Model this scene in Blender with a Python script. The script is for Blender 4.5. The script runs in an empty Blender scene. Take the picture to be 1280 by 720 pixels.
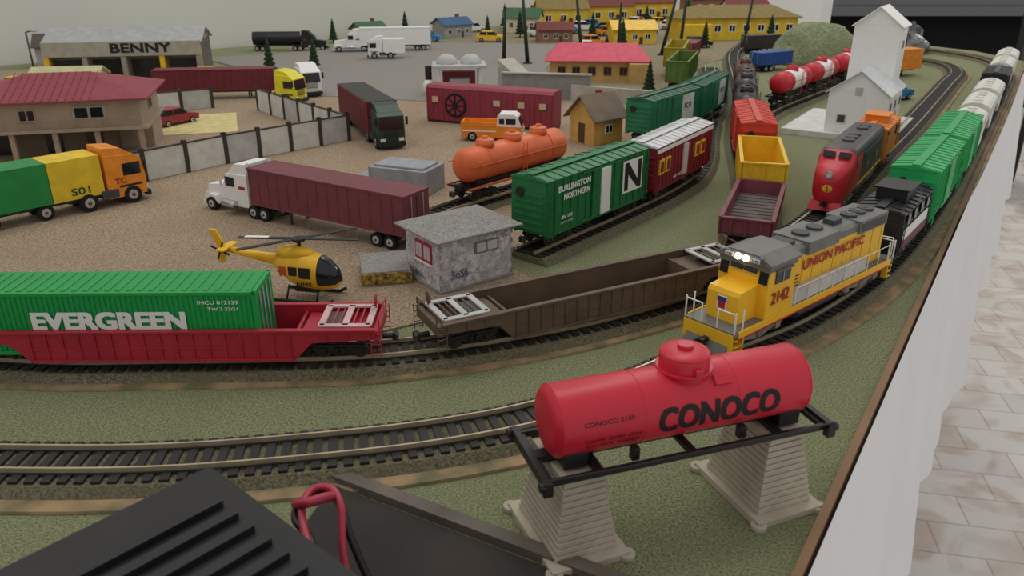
import bpy, math, random, bmesh
from mathutils import Vector, Matrix
random.seed(4)
U=0.01; Z0=90.0
col=bpy.context.scene.collection

def lin(c):
    c/=255.0
    return c/12.92 if c<=.04045 else ((c+.055)/1.055)**2.4
_M={}
def M(name,rgb=(128,128,128),rough=.5,metal=0,var=.08,scale=90,bump=0,rgb2=None,bscale=None,emit=0,alpha=None,thr=None):
    if name in _M: return _M[name]
    m=bpy.data.materials.new(name); m.use_nodes=True
    nt=m.node_tree; p=nt.nodes['Principled BSDF']
    c1=[lin(x) for x in rgb]+[1]
    if rgb2: c2=[lin(x) for x in rgb2]+[1]
    else: c2=[max(0,x*(1-var*2)) for x in c1[:3]]+[1]
    tc=nt.nodes.new('ShaderNodeTexCoord'); n=nt.nodes.new('ShaderNodeTexNoise')
    n.inputs['Scale'].default_value=scale; n.inputs['Detail'].default_value=5
    nt.links.new(tc.outputs['Object'],n.inputs['Vector'])
    r=nt.nodes.new('ShaderNodeValToRGB'); r.color_ramp.elements[0].position=.38 if not thr else thr[0]
    r.color_ramp.elements[1].position=.62 if not thr else thr[1]
    r.color_ramp.elements[0].color=c2; r.color_ramp.elements[1].color=c1
    nt.links.new(n.outputs['Fac'],r.inputs['Fac']); nt.links.new(r.outputs['Color'],p.inputs['Base Color'])
    p.inputs['Roughness'].default_value=rough; p.inputs['Metallic'].default_value=metal
    if bump:
        n2=nt.nodes.new('ShaderNodeTexNoise'); n2.inputs['Scale'].default_value=bscale or scale*3; n2.inputs['Detail'].default_value=3
        nt.links.new(tc.outputs['Object'],n2.inputs['Vector'])
        bp=nt.nodes.new('ShaderNodeBump'); bp.inputs['Strength'].default_value=bump; bp.inputs['Distance'].default_value=.002
        nt.links.new(n2.outputs['Fac'],bp.inputs['Height']); nt.links.new(bp.outputs['Normal'],p.inputs['Normal'])
    if emit:
        p.inputs['Emission Color'].default_value=c1; p.inputs['Emission Strength'].default_value=emit
    if alpha is not None: p.inputs['Alpha'].default_value=alpha
    _M[name]=m; return m

def granular(name,a,b,c,s1=700,s2=30,bump=.8,k=.6):
    m=bpy.data.materials.new(name); m.use_nodes=True; nt=m.node_tree; p=nt.nodes['Principled BSDF']
    tc=nt.nodes.new('ShaderNodeTexCoord')
    n=nt.nodes.new('ShaderNodeTexNoise'); n.inputs['Scale'].default_value=s1; n.inputs['Detail'].default_value=5; n.inputs['Roughness'].default_value=.75
    r=nt.nodes.new('ShaderNodeValToRGB'); e=r.color_ramp.elements
    e[0].position=.36; e[1].position=.64; e[0].color=[lin(x) for x in a]+[1]; e[1].color=[lin(x) for x in b]+[1]
    n2=nt.nodes.new('ShaderNodeTexNoise'); n2.inputs['Scale'].default_value=s2; n2.inputs['Detail'].default_value=6
    r2=nt.nodes.new('ShaderNodeValToRGB'); r2.color_ramp.elements[0].position=.42; r2.color_ramp.elements[1].position=.7
    mx=nt.nodes.new('ShaderNodeMixRGB'); mx.inputs['Color2'].default_value=[lin(x) for x in c]+[1]
    L=nt.links.new
    L(tc.outputs['Object'],n.inputs['Vector']); L(tc.outputs['Object'],n2.inputs['Vector'])
    L(n.outputs['Fac'],r.inputs['Fac']); L(n2.outputs['Fac'],r2.inputs['Fac'])
    mu=nt.nodes.new('ShaderNodeMath'); mu.operation='MULTIPLY'; mu.inputs[1].default_value=k
    L(r2.outputs['Color'],mu.inputs[0]); L(mu.outputs[0],mx.inputs['Fac']); L(r.outputs['Color'],mx.inputs['Color1'])
    L(mx.outputs['Color'],p.inputs['Base Color'])
    bp=nt.nodes.new('ShaderNodeBump'); bp.inputs['Strength'].default_value=bump; bp.inputs['Distance'].default_value=.001
    L(n.outputs['Fac'],bp.inputs['Height']); L(bp.outputs['Normal'],p.inputs['Normal'])
    p.inputs['Roughness'].default_value=.95
    _M[name]=m; return m

TURF=granular('turf',(66,76,46),(176,180,138),(126,130,94),1000,14,.9,.35)
SAND=granular('sandy_soil',(100,82,64),(208,186,158),(150,128,104),700,12,.9,.4)
ASPH=granular('asphalt',(112,112,110),(166,162,156),(146,136,124),500,12,.4)
TOWN=granular('town_soil',(100,90,70),(176,160,132),(124,130,98),400,9,.6)
BALL=granular('ballast',(66,62,48),(150,142,114),(112,110,82),800,20,1.0)
STONE=granular('stone_wall',(136,132,138),(240,234,236),(176,168,172),300,60,.5)
SHING=granular('grey_shingle',(120,118,116),(172,170,166),(142,138,134),520,20,.6)
WOOD=M('plywood',(168,138,104),.8,var=.15,scale=40)
WEDG=M('plywood_edge',(164,136,102),.85,rgb2=(108,104,74),scale=60)
BLK=M('black_plastic',(26,26,28),.45); TIE=M('black_tie',(36,34,33),.6)
RAIL=M('nickel_rail',(215,198,170),.35,.65)
WHL=M('wheel_metal',(92,84,76),.45,.5)
GLASS=M('dark_glass',(28,32,38),.12); SIL=M('silver',(176,178,180),.4,.3); WHT=M('white_paint',(238,238,236),.5,var=.02)
TYRE=M('tyre',(22,22,22),.8); LG=M('light_grey',(194,194,192),.6); DG=M('dark_grey',(70,72,74),.55)
YEL=M('yellow',(244,196,40),.45); RED=M('red',(190,32,40),.45); CREAM=M('cream',(226,214,180),.6)
MAR=M('maroon',(116,36,48),.5); BLKI=M('ink_black',(16,16,18),.6); INKR=M('ink_red',(176,34,30),.6)
CHR=M('chrome',(210,210,212),.2,.9)

class B:
    def __init__(s): s.v=[];s.f=[];s.m=[];s.s=[];s.mats=[]; s.M=Matrix.Identity(4);s.dec=None
    def mi(s,m):
        if m not in s.mats: s.mats.append(m)
        return s.mats.index(m)
    def add(s,vs,fs,m,smooth=False):
        n=len(s.v); s.v+=[s.M@Vector(v) for v in vs]
        for k,f in enumerate(fs):
            s.f.append([i+n for i in f])
            mm=m[k] if isinstance(m,list) else m
            s.m.append(s.mi(mm)); s.s.append(smooth[k] if isinstance(smooth,list) else smooth)
    def box(s,c,d,m,rz=0,ry=0,rx=0,tx=1,ty=1):
        R=Matrix.Translation(c)@Matrix.Rotation(rz,4,'Z')@Matrix.Rotation(ry,4,'Y')@Matrix.Rotation(rx,4,'X')
        vs=[]
        for z in(-1,1):
            fx,fy=(tx,ty) if z>0 else (1,1)
            for x,y in((-1,-1),(1,-1),(1,1),(-1,1)): vs.append(R@Vector((x*d[0]/2*fx,y*d[1]/2*fy,z*d[2]/2)))
        s.add(vs,[(3,2,1,0),(4,5,6,7),(0,1,5,4),(1,2,6,5),(2,3,7,6),(3,0,4,7)],m)
    def bb(s,x0,x1,y0,y1,z0,z1,m): s.box(((x0+x1)/2,(y0+y1)/2,(z0+z1)/2),(abs(x1-x0),abs(y1-y0),abs(z1-z0)),m)
    def cyl(s,p0,p1,r0,m,r1=None,seg=16,cap=None):
        r1=r0 if r1 is None else r1
        p0=Vector(p0);p1=Vector(p1);d=(p1-p0).normalized()
        a=d.orthogonal().normalized(); b=d.cross(a); vs=[]
        for p,r in((p0,r0),(p1,r1)):
            for i in range(seg):
                t=2*math.pi*i/seg; vs.append(p+a*r*math.cos(t)+b*r*math.sin(t))
        fs=[(i,(i+1)%seg,(i+1)%seg+seg,i+seg) for i in range(seg)]+[tuple(range(seg))[::-1],tuple(range(seg,2*seg))]
        s.add(vs,fs,[m]*seg+[cap or m]*2,[True]*seg+[False]*2)
    def ell(s,c,r,m,seg=16,rings=10,zmin=-1,fn=None):
        vs=[];fs=[]
        for j in range(rings+1):
            zz=zmin+(1-zmin)*j/rings
            ph=math.asin(max(-1,min(1,zz))) if zmin>-1 else -math.pi/2+math.pi*j/rings
            for i in range(seg):
                t=2*math.pi*i/seg
                v=Vector((c[0]+r[0]*math.cos(ph)*math.cos(t),c[1]+r[1]*math.cos(ph)*math.sin(t),c[2]+r[2]*math.sin(ph)))
                if fn: v=fn(v)
                vs.append(v)
        for j in range(rings):
            for i in range(seg):
                fs.append((j*seg+i,j*seg+(i+1)%seg,(j+1)*seg+(i+1)%seg,(j+1)*seg+i))
        fs.append(tuple(range(seg))[::-1]); fs.append(tuple(range(rings*seg,(rings+1)*seg)))
        s.add(vs,fs,m,True)
    def prof(s,pts,a0,a1,m,ax='y'):
        n=len(pts); f={'y':lambda p,a:(p[0],a,p[1]),'x':lambda p,a:(a,p[0],p[1]),'z':lambda p,a:(p[0],p[1],a)}[ax]
        vs=[f(p,a0) for p in pts]+[f(p,a1) for p in pts]
        s.add(vs,[tuple(range(n)),tuple(range(n,2*n))[::-1]]+[(i,i+n,(i+1)%n+n,(i+1)%n) for i in range(n)],m)
    def loft(s,rings,m,smooth=True):
        n=len(rings[0]); vs=[p for r in rings for p in r]; fs=[];ms=[]
        for j in range(len(rings)-1):
            for i in range(n):
                f=(j*n+i,j*n+(i+1)%n,(j+1)*n+(i+1)%n,(j+1)*n+i); fs.append(f)
        fs+= [tuple(range(n))[::-1],tuple(range((len(rings)-1)*n,len(rings)*n))]
        if callable(m):
            for f in fs:
                c=sum((Vector(vs[i]) for i in f),Vector())/len(f); ms.append(m(c))
        else: ms=m
        s.add(vs,fs,ms,smooth)
    def tube(s,pts,r,m,seg=6):
        for a,b in zip(pts[:-1],pts[1:]): s.cyl(a,b,r,m,seg=seg)
    def cable(s,pts,r,m,seg=10):
        pts=[Vector(p) for p in pts]; rings=[]; a=None
        for i,p in enumerate(pts):
            d=(pts[min(i+1,len(pts)-1)]-pts[max(i-1,0)]).normalized()
            a=(d.orthogonal() if a is None else a-d*a.dot(d)).normalized(); b=d.cross(a)
            rings.append([tuple(p+a*r*math.cos(2*math.pi*j/seg)+b*r*math.sin(2*math.pi*j/seg)) for j in range(seg)])
        s.loft(rings,m)
    def quad(s,pts,m): s.add(pts,[tuple(range(len(pts)))],m)
    def text(s,t,w,h,org,R,Up,m,bold=.02,mapf=None):
        cu=bpy.data.curves.new('t','FONT'); cu.body=t; cu.align_x='CENTER'; cu.resolution_u=3
        ob=bpy.data.objects.new('t',cu); col.objects.link(ob)
        dg=bpy.context.evaluated_depsgraph_get(); oe=ob.evaluated_get(dg); me=oe.to_mesh()
        bm=bmesh.new(); bm.from_mesh(me)
        if mapf:
            ys=[v.co.y for v in bm.verts]; ya,yb=min(ys),max(ys)
            for i in range(1,14):
                bmesh.ops.bisect_plane(bm,geom=bm.verts[:]+bm.edges[:]+bm.faces[:],dist=1e-6,plane_co=(0,ya+(yb-ya)*i/14,0),plane_no=(0,1,0))
        bm.verts.index_update()
        vs=[v.co.copy() for v in bm.verts]; fs=[tuple(v.index for v in p.verts) for p in bm.faces]; bm.free()
        oe.to_mesh_clear(); bpy.data.objects.remove(ob); bpy.data.curves.remove(cu)
        if not vs: return
        x0=min(v.x for v in vs);x1=max(v.x for v in vs);y0=min(v.y for v in vs);y1=max(v.y for v in vs)
        R=Vector(R);Up=Vector(Up);N=R.cross(Up)
        if s.dec is None: s.dec=B()
        s.dec.M=s.M
        bd=bold*h; sh=[(0,0)]
        if bold>0: sh=[(dx,dy) for dx in(-bd,0,bd) for dy in(-bd*.6,0,bd*.6)]
        for kk,(ax_,ay_) in enumerate(sh):
            out=[]
            for v in vs:
                x=((v.x-x0)/(x1-x0)-.5)*(w-2*bd)+ax_; y=((v.y-y0)/(y1-y0)-.5)*(h-1.2*bd)+ay_
                out.append(mapf(x,y,kk*.0006) if mapf else Vector(org)+R*x+Up*y+N*(.03+kk*.0006))
            s.dec.add(out,fs,m)
    def finish(s,name,x=0,y=0,z=0,rz=0,bevel=0,parent=None):
        me=bpy.data.meshes.new(name)
        me.from_pydata([tuple(v*U) for v in s.v],[],s.f)
        for m in s.mats: me.materials.append(m)
        me.polygons.foreach_set('material_index',s.m); me.polygons.foreach_set('use_smooth',s.s)
        if parent is None:
            bm=bmesh.new(); bm.from_mesh(me); bmesh.ops.recalc_face_normals(bm,faces=bm.faces); bm.to_mesh(me); bm.free()
        me.update()
        ob=bpy.data.objects.new(name,me); col.objects.link(ob)
        if parent is not None: ob.parent=parent
        else:
            ob.location=(x*U,y*U,(z+Z0)*U); ob.rotation_euler=(0,0,rz)
        if bevel:
            md=ob.modifiers.new('bev','BEVEL'); md.width=bevel*U; md.segments=2; md.limit_method='ANGLE'; md.angle_limit=.7
        if s.dec: s.dec.finish('lettering',parent=ob)
        return ob

class Path:
    def __init__(s,pts,k=1.0):
        P=[Vector((p[0]*k,p[1]*k)) for p in pts]; P=[2*P[0]-P[1]]+P+[2*P[-1]-P[-2]]
        s.p=[]
        for i in range(1,len(P)-2):
            a,b,c,d=P[i-1:i+3]
            for j in range(24):
                t=j/24
                s.p.append(.5*((2*b)+(c-a)*t+(2*a-5*b+4*c-d)*t*t+(-a+3*b-3*c+d)*t**3))
        s.p.append(P[-2]); s.c=[0]
        for a,b in zip(s.p[:-1],s.p[1:]): s.c.append(s.c[-1]+(b-a).length)
        s.L=s.c[-1]
    def at(s,d):
        d=max(0,min(s.L-1e-6,d)); lo=0;hi=len(s.c)-1
        while hi-lo>1:
            mid=(lo+hi)//2
            if s.c[mid]<=d: lo=mid
            else: hi=mid
        t=(d-s.c[lo])/(s.c[hi]-s.c[lo]); return s.p[lo].lerp(s.p[hi],t)
    def dr(s,d): return (s.at(min(s.L,d+.3))-s.at(max(0,d-.3))).normalized()
    def near(s,x,y):
        q=Vector((x,y)); i=min(range(len(s.p)),key=lambda i:(s.p[i]-q).length); return s.c[i]
    def place(s,d,L):
        a=s.at(d-.36*L); b=s.at(d+.36*L); c=(a+b)/2; v=b-a
        return c.x,c.y,math.atan2(v.y,v.x)

ZR=0.9
def sweep(b,path,prof,m,s0=0,s1=None,step=1.2):
    s1=s1 or path.L; n=max(2,int((s1-s0)/step)); rings=[]
    for i in range(n+1):
        d=s0+(s1-s0)*i/n; p=path.at(d); t=path.dr(d); nn=Vector((-t.y,t.x))
        rings.append([(p.x+nn.x*o,p.y+nn.y*o,z) for o,z in prof])
    b.loft(rings,m,False)
def track(path,name,bed=BALL,wood=0,dz=0):
    b=B()
    if wood: sweep(b,path,[(2.2,0.02),(1.9,.14),(-2.35-wood,.14),(-2.4-wood,.02)],WEDG)
    sweep(b,path,[(2.05,.02),(1.6,.52+dz),(-1.6,.52+dz),(-2.05,.02)],bed)
    d=.3
    while d<path.L:
        p=path.at(d);t=path.dr(d); b.box((p.x,p.y,.57+dz),(.38,2.9,.16),TIE,rz=math.atan2(t.y,t.x)); d+=.66
    for o in(.825,-.825):
        sweep(b,path,[(o-.06,.64),(o+.06,.64),(o+.05,ZR),(o-.05,ZR)],RAIL)
        sweep(b,path,[(o-.14,.64),(o+.14,.64),(o+.14,.69),(o-.14,.69)],TIE)
    return b.finish(name)

k=.985
A=Path([(-60,33.5),(-40,30),(-30,29),(-21.5,28.6),(-14.85,28.7),(-8.3,29.6),(-3.2,30.7),(1.5,32.4),(6.5,35.4),(11.1,39),(17.2,43.5),(24.8,51.4),(33.8,63.5),(47.6,83.9),(75,126),(89,149),(94,165),(90,180),(79,189),(64,190)],k)
Bt=Path([(-60,46),(-42,40.8),(-26,38.2),(-18,38.1),(-12,38.3),(-6.7,38.8),(-1.75,40.2),(3.7,42.4),(9.8,45.9),(13.9,49.2),(18.8,54.6),(25.8,63.4),(36.8,80.4),(50.8,101.5),(70,131.5),(79,146),(82,158),(77,167),(66,170)],k)
C=Path([(12.6,47.4),(16,52.5),(18.3,58),(20.5,64),(22.2,71),(23.7,78),(25.7,88),(28.5,99),(31.5,110),(34.5,122),(38,138),(45,168),(54,192)])
D=Path([(0.9,53.2),(4.8,57.9),(9,63),(13.3,68.6),(17,74.8),(19.8,83),(22,92),(24.5,101)])
E=Path([(-6,62.9),(-4.7,64.5),(4.6,74.6),(14,87),(20.3,95.5),(25.5,104.5),(29.5,116),(33,135),(36,150)])
F=Path([(29.6,99),(35.2,108.5),(44,120),(54,133),(66,150)])
track(A,'outer_railway_track',wood=.3)
track(Bt,'inner_railway_track',wood=.05)
track(C,'siding_railway_track',dz=-.01)
track(D,'yard_railway_track',dz=-.02)
track(E,'yard_railway_track.001',dz=-.03)
track(F,'branch_railway_track',dz=-.04)

# ---------- table, ground ----------
poly=[(-4.2,0),(101.1,162),(100.5,180),(84,212),(76,296),(58,296),(-177,84),(-150,0)]
def flat(name,pts,z0,z1,mt,ms):
    b=B(); n=len(pts)
    vs=[(x,y,z0) for x,y in pts]+[(x,y,z1) for x,y in pts]
    b.add(vs,[tuple(range(n))[::-1],tuple(range(n,2*n))]+[(i,(i+1)%n,(i+1)%n+n,i+n) for i in range(n)],[ms,mt]+[ms]*n)
    return b
TW=M('table_wood',(140,108,78),.7,scale=20)
b=flat('t',poly,-2,0,TURF,TW)
for x,y in[(-4,26),(42,90),(82,150),(60,270),(-100,110),(-20,190),(-100,20)]: b.bb(x-3,x+3,y-3,y+3,-90,-2,WOOD)
sl=math.atan2(162,105.3)
b.box((48.4,81,.05),(192.5,.35,.45),TW,rz=sl)
b.finish('train_layout_table')
b=flat('s',[(-120,48),(-60,48.5),(-42,43.2),(-26,40.6),(-14,40.6),(-8,41.4),(-4.5,43.4),(-1.5,46),(1.5,49.5),(-.8,52.6),(4,60),(7,66),(11,71.5),(18,82),(20,91),(22,101),(16,112),(8,122),(-30,150),(-80,158),(-130,120)],0,.12,SAND,SAND); b.finish('sandy_ground')
b=flat('s',[(-30,122),(2,113),(10,126),(6,150),(14,190),(-18,196),(-62,166),(-40,140)],.0,.2,ASPH,ASPH); b.finish('asphalt_road')
b=flat('s',[(14,124),(27,122),(30,150),(42,165),(60,172),(70,194),(82,212),(74,290),(56,290),(16,250),(-10,230),(-16,197),(14,190),(6,150)],.0,.1,TOWN,TOWN); b.finish('town_ground')
b=flat('s',[(-44,93),(-33,96),(-37,108),(-49,104)],.0,.25,M('pale_yellow_slab',(220,206,146),.8),CREAM); b.finish('parking_slab')

# skirt
b=B(); CL=M('white_cloth',(246,246,248),.9,var=.02,scale=8)
n=300; rows=8; vs=[]
for i in range(n+1):
    t=i/n; x=-4.2+105.3*t; y=162*t; L=t*193.2
    for j in range(rows+1):
        q=j/rows; o=.3+2.0*q+q*(.5*math.sin(L*.33)+.45*math.sin(L*.13+1)+.22*math.sin(L*.9)*q)
        vs.append((x+.838*o,y-.545*o,.2-27*q-.6*math.sin(L*.05)*q))
fs=[(i*(rows+1)+j,i*(rows+1)+j+1,(i+1)*(rows+1)+j+1,(i+1)*(rows+1)+j) for i in range(n) for j in range(rows)]
b.add(vs,fs,CL,True); b.finish('white_table_skirt')

# ---------- room ----------
def tile_mat():
    m=bpy.data.materials.new('marble_tile'); m.use_nodes=True; nt=m.node_tree; p=nt.nodes['Principled BSDF']; L=nt.links.new
    tc=nt.nodes.new('ShaderNodeTexCoord'); br=nt.nodes.new('ShaderNodeTexBrick')
    br.inputs['Scale'].default_value=3.0; br.inputs['Mortar Size'].default_value=.006; br.offset=.5
    br.inputs['Color1'].default_value=(.78,.75,.72,1); br.inputs['Color2'].default_value=(.68,.65,.62,1); br.inputs['Mortar'].default_value=(.54,.42,.35,1)
    br.inputs['Row Height'].default_value=.3
    mp=nt.nodes.new('ShaderNodeMapping'); mp.inputs['Rotation'].default_value=(0,0,.2)
    L(tc.outputs['Object'],mp.inputs['Vector']); L(mp.outputs['Vector'],br.inputs['Vector'])
    n=nt.nodes.new('ShaderNodeTexNoise'); n.inputs['Scale'].default_value=5; n.inputs['Detail'].default_value=8; n.inputs['Distortion'].default_value=2.2
    L(tc.outputs['Object'],n.inputs['Vector'])
    r=nt.nodes.new('ShaderNodeValToRGB'); r.color_ramp.elements[0].position=.36; r.color_ramp.elements[1].position=.54
    r.color_ramp.elements[0].color=(.78,.68,.62,1); r.color_ramp.elements[1].color=(1,1,1,1); L(n.outputs['Fac'],r.inputs['Fac'])
    mx=nt.nodes.new('ShaderNodeMixRGB'); mx.blend_type='MULTIPLY'; mx.inputs['Fac'].default_value=1
    L(br.outputs['Color'],mx.inputs['Color1']); L(r.outputs['Color'],mx.inputs['Color2']); L(mx.outputs['Color'],p.inputs['Base Color'])
    p.inputs['Roughness'].default_value=.4; return m
b=B(); b.bb(-300,1000,-200,1200,-92,-90,tile_mat()); b.finish('floor')
WALLM=M('wall_paint',(222,222,216),.9,var=.02,scale=4)
q=math.hypot(1,.9)
b=B(); p0=Vector((-300,156-.9*203)); p1=Vector((139,368.4)); c=(p0+p1)/2; nrm=Vector((-.9,1))/q
b.box((c.x+nrm.x*4,c.y+nrm.y*4,40),((p1-p0).length,6,260),WALLM,rz=math.atan2(.9,1)); b.finish('wall_left')
b=B(); b.box((160,565,40),(400,6,260),WALLM,rz=math.radians(83)); b.finish('wall_return')
b=B(); RD=M('roller_door_grey',(120,122,126),.6)
for i in range(24): b.box((560,760,-31+i*9),(900,5,8.4),RD,rx=.12)
b.bb(110,1010,763,766,-36,180,M('roller_back',(70,72,76),.7)); b.finish('door_1')
b=B(); b.bb(0,1000,785,790,-90,180,M('night_dark',(14,14,16),.9)); b.finish('night_backdrop')  # flat near-black sheet, painted as the night darkness beyond the half-open roller door

# ---------- rail helpers ----------
def bogie(b,x,m=DG,axles=2,wb=1.9,r=.45,fr=None):
    fr=fr or m
    xs=[x+(i-(axles-1)/2)*wb for i in range(axles)]
    for xx in xs:
        b.cyl((xx,-.95,r),(xx,.95,r),.1,WHL,seg=8)
        for y in(-1,1):
            b.cyl((xx,y*.74,r),(xx,y*.92,r),r,WHL,seg=18); b.cyl((xx,y*.92,r),(xx,y*.98,r),r*.45,fr,seg=10)
            b.box((xx,y*1.12,r+.02),(.5,.24,.42),fr)
    h=(axles-1)*wb/2
    for y in(-1,1):
        b.prof([(x-h-.55,.62),(x-h-.3,.86),(x+h+.3,.86),(x+h+.55,.62),(x+h+.3,.4),(x+h-.35,.5),(x+.35,.28),(x-.35,.28),(x-h+.35,.5),(x-h-.3,.4)],y*1.04,y*1.18,fr)
        b.cyl((x-.15,y*1.22,.4),(x-.15,y*1.22,.72),.12,fr,seg=8); b.cyl((x+.2,y*1.22,.4),(x+.2,y*1.22,.72),.12,fr,seg=8)
    b.box((x,0,.8),(.6,2.2,.28),fr)
def coupler(b,x,d):
    b.box((x+d*.25,0,.78),(.7,.3,.22),BLK); b.box((x+d*.6,.08,.78),(.3,.42,.4),BLK); b.box((x+d*.72,-.16,.78),(.14,.2,.38),WHL)
def ladder(b,x,y,z0,z1,m,w=.5,n=5):
    for i in range(n): b.box((x,y,z0+(z1-z0)*(i+.5)/n),(w,.05,.05),m)
    for s in(-1,1): b.box((x+s*w/2,y,(z0+z1)/2),(.05,.05,z1-z0),m)
def boxcar(name,path,s,L,cm,roof,W=3.0,H=4.75,door=True,ribs=14,fn=None,flip=False,under=BLK,endc=None):
    b=B(); z0=1.15
    b.bb(-L/2,L/2,-W/2,W/2,z0,H,cm)
    for i in range(ribs+1):
        x=-L/2+.12+i*(L-.24)/ribs
        for y in(-1,1): b.box((x,y*(W/2+.03),(z0+H)/2),(.1,.1,H-z0-.1),cm)
    b.prof([(-W/2-.12,H),(W/2+.12,H),(W/2+.12,H+.08),(0,H+.34),(-W/2-.12,H+.08)],-L/2-.05,L/2+.05,roof,'x')
    nr=int(L/.95)
    for i in range(nr+1):
        x=-L/2+.1+i*(L-.2)/nr
        b.prof([(-W/2-.12,H+.06),(W/2+.12,H+.06),(W/2+.12,H+.14),(0,H+.4),(-W/2-.12,H+.14)],x-.05,x+.05,roof,'x')
    b.bb(-L/2,L/2,-.3,.3,H+.38,H+.44,roof)
    for y in(-1,1):
        if door:
            b.box((0,y*(W/2+.09),(z0+H)/2-.03),(2.4,.14,H-z0-.25),door if door is not True else cm)
            for q in(.3,.5,.7): b.box((0,y*(W/2+.17),z0+(H-z0)*q),(2.3,.06,.08),door if door is not True else cm)
            b.box((0,y*(W/2+.12),z0+.1),(5,.12,.1),cm); b.box((0,y*(W/2+.12),H-.12),(5,.12,.1),cm)
        b.box((0,y*(W/2-.1),z0-.1),(L*.98,.14,.24),cm)
        for e in(-1,1): ladder(b,e*(L/2-.4),y*(W/2+.14),z0-.4,H-.4,cm,.5,7)
    for e in(-1,1):
        for i in range(6): b.box((e*(L/2+.04),0,z0+.3+i*.5),(.12,W-.3,.16),endc or cm)
        b.cyl((e*(L/2+.1),.7,H-.9),(e*(L/2+.2),.7,H-.9),.35,under,seg=14)
        coupler(b,e*L/2,e); bogie(b,e*(L/2-2.2),under)
    b.bb(-L/2+.3,L/2-.3,-.5,.5,.85,z0,under); b.box((.5,.6,.75),(1.6,.7,.5),under)
    if fn: fn(b,L,W,H,z0)
    x,y,a=path.place(s,L)
    if flip: a+=math.pi
    return b.finish(name,x,y,ZR,a,bevel=.03)

# ---------- well cars ----------
def wellcar(name,path,s,L,m,plat):
    b=B(); W=3.3; top=1.9; n=L/2
    for y in(-1,1):
        pr=[(-n+.2,top),(-n+.2,1.35),(-n+3.4,1.2),(-n+4.3,.25),(n-4.3,.25),(n-3.4,1.2),(n-.2,1.35),(n-.2,top)]
        b.prof(pr,y*(W/2-.14),y*(W/2),m)
        b.box((0,y*(W/2-.02),top),(L-.4,.3,.14),m); b.box((0,y*(W/2),.32),(L-8.8,.3,.14),m)
        b.box((0,y*(W/2+.03),1.0),(L-8.8,.06,.06),m)
        k2=17
        for i in range(k2): b.box((-n+4.5+(L-9)*i/(k2-1),y*(W/2+.04),1.05),(.1,.08,1.5),m)
        for e in(-1,1):
            for i in range(3): b.box((e*(n-.5-i*1.1),y*(W/2+.03),1.6),(.1,.1,.45),m)
            ladder(b,e*(n-.15),y*(W/2+.05),.35,1.9,m,.5,5)
            b.box((e*(n+.0),y*(W/2-.35),1.95),(.06,.06,.9),m)
    b.bb(-n+4.4,n-4.4,-W/2+.2,W/2-.2,.25,.36,m)
    for i in range(8): b.box((-n+5+(L-10)*i/7,0,.4),(.3,W-.4,.12),m)
    for e in(-1,1):
        b.box((e*(n-2.1),0,1.42),(3.9,W-.5,.22),m)
        b.box((e*(n-4.25),0,.95),(.16,W-.3,1.3),m)
        xc=e*(n-1.75)
        for yy in(-1,1): b.box((xc,yy*1.2,top+.08),(2.6,.34,.1),plat)
        for xx in(-1.2,0,1.2): b.box((xc+xx,0,top+.08),(.34,2.5,.1),plat)
        for i in range(7): b.box((xc-1.05+i*.35,0,top+.02),(.1,2.2,.06),m)
        b.box((xc-e*.6,0,top-.1),(.8,1.4,.2),DG)
        b.box((e*(n-.15),0,1.5),(.3,W-.2,.6),m)
        b.tube([(e*n,-1.4,2.0),(e*n,-1.4,2.4),(e*n,1.4,2.4),(e*n,1.4,2.0)],.04,m)
        b.cyl((e*(n-.45),.9,1.95),(e*(n-.45),.9,2.45),.05,m,seg=8); b.cyl((e*(n-.5),.9,2.45),(e*(n-.42),.9,2.45),.34,m,seg=14)
        coupler(b,e*n,e); bogie(b,e*(n-2.1),BLK)
    x,y,a=path.place(s,L*.95); b.finish(name,x,y,ZR,a,bevel=.025)
    return x,y,a
BRN=M('weathered_brown',(106,86,70),.6,scale=50,var=.12); WRED=M('well_red',(180,38,58),.45)
tip=Bt.near(-7.2,38.4)
L1=22.0
x,y,a=wellcar('red_well_car',Bt,tip-L1/2+.45,L1,WRED,M('pink_grey',(214,178,180),.6))
tip2=Bt.near(-4.9,39.2)
wellcar('brown_well_car',Bt,tip2+10.7,21.2,BRN,LG)
GRN=M('container_green',(22,160,76),.4,scale=20,var=.05)
b=B(); CLn=16.4; H=3.4;W=2.75
b.bb(-CLn/2,CLn/2,-W/2,W/2,0,H,GRN)
nc=62
for i in range(nc):
    xx=-CLn/2+.35+i*(CLn-.7)/(nc-1)
    for yy in(-1,1): b.box((xx,yy*(W/2+.02),H/2),(.13,.06,H-.4),GRN)
for i in range(30):
    xx=-CLn/2+.35+i*(CLn-.7)/29; b.box((xx,0,H+.02),(.25,W-.3,.05),GRN)
for yy in(-1,1):
    for zz in(.1,H-.1): b.box((0,yy*(W/2+.02),zz),(CLn,.14,.2),GRN)
    for e in(-1,1): b.box((e*(CLn/2-.1),yy*(W/2+.02),H/2),(.22,.14,H),GRN)
for y_ in(-.9,-.3,.3,.9): b.cyl((CLn/2+.05,y_,.2),(CLn/2+.05,y_,H-.2),.05,SIL,seg=6)
b.text('EVERGREEN',7.7,.98,(.75,-W/2-.06,1.88),(1,0,0),(0,0,1),WHT,.08)
b.text('IMCU 812135',2.0,.2,(CLn/2-1.9,-W/2-.07,H-.55),(1,0,0),(0,0,1),WHT,.03)
b.text('TW 2 22G1',1.5,.18,(CLn/2-1.7,-W/2-.07,H-.9),(1,0,0),(0,0,1),WHT,.03)
sh=(-12.75-(x+math.cos(a)*CLn/2))/math.cos(a)
b.finish('green_shipping_container',x+math.cos(a)*sh,y+math.sin(a)*sh,ZR+.56,a,bevel=.03)

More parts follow.
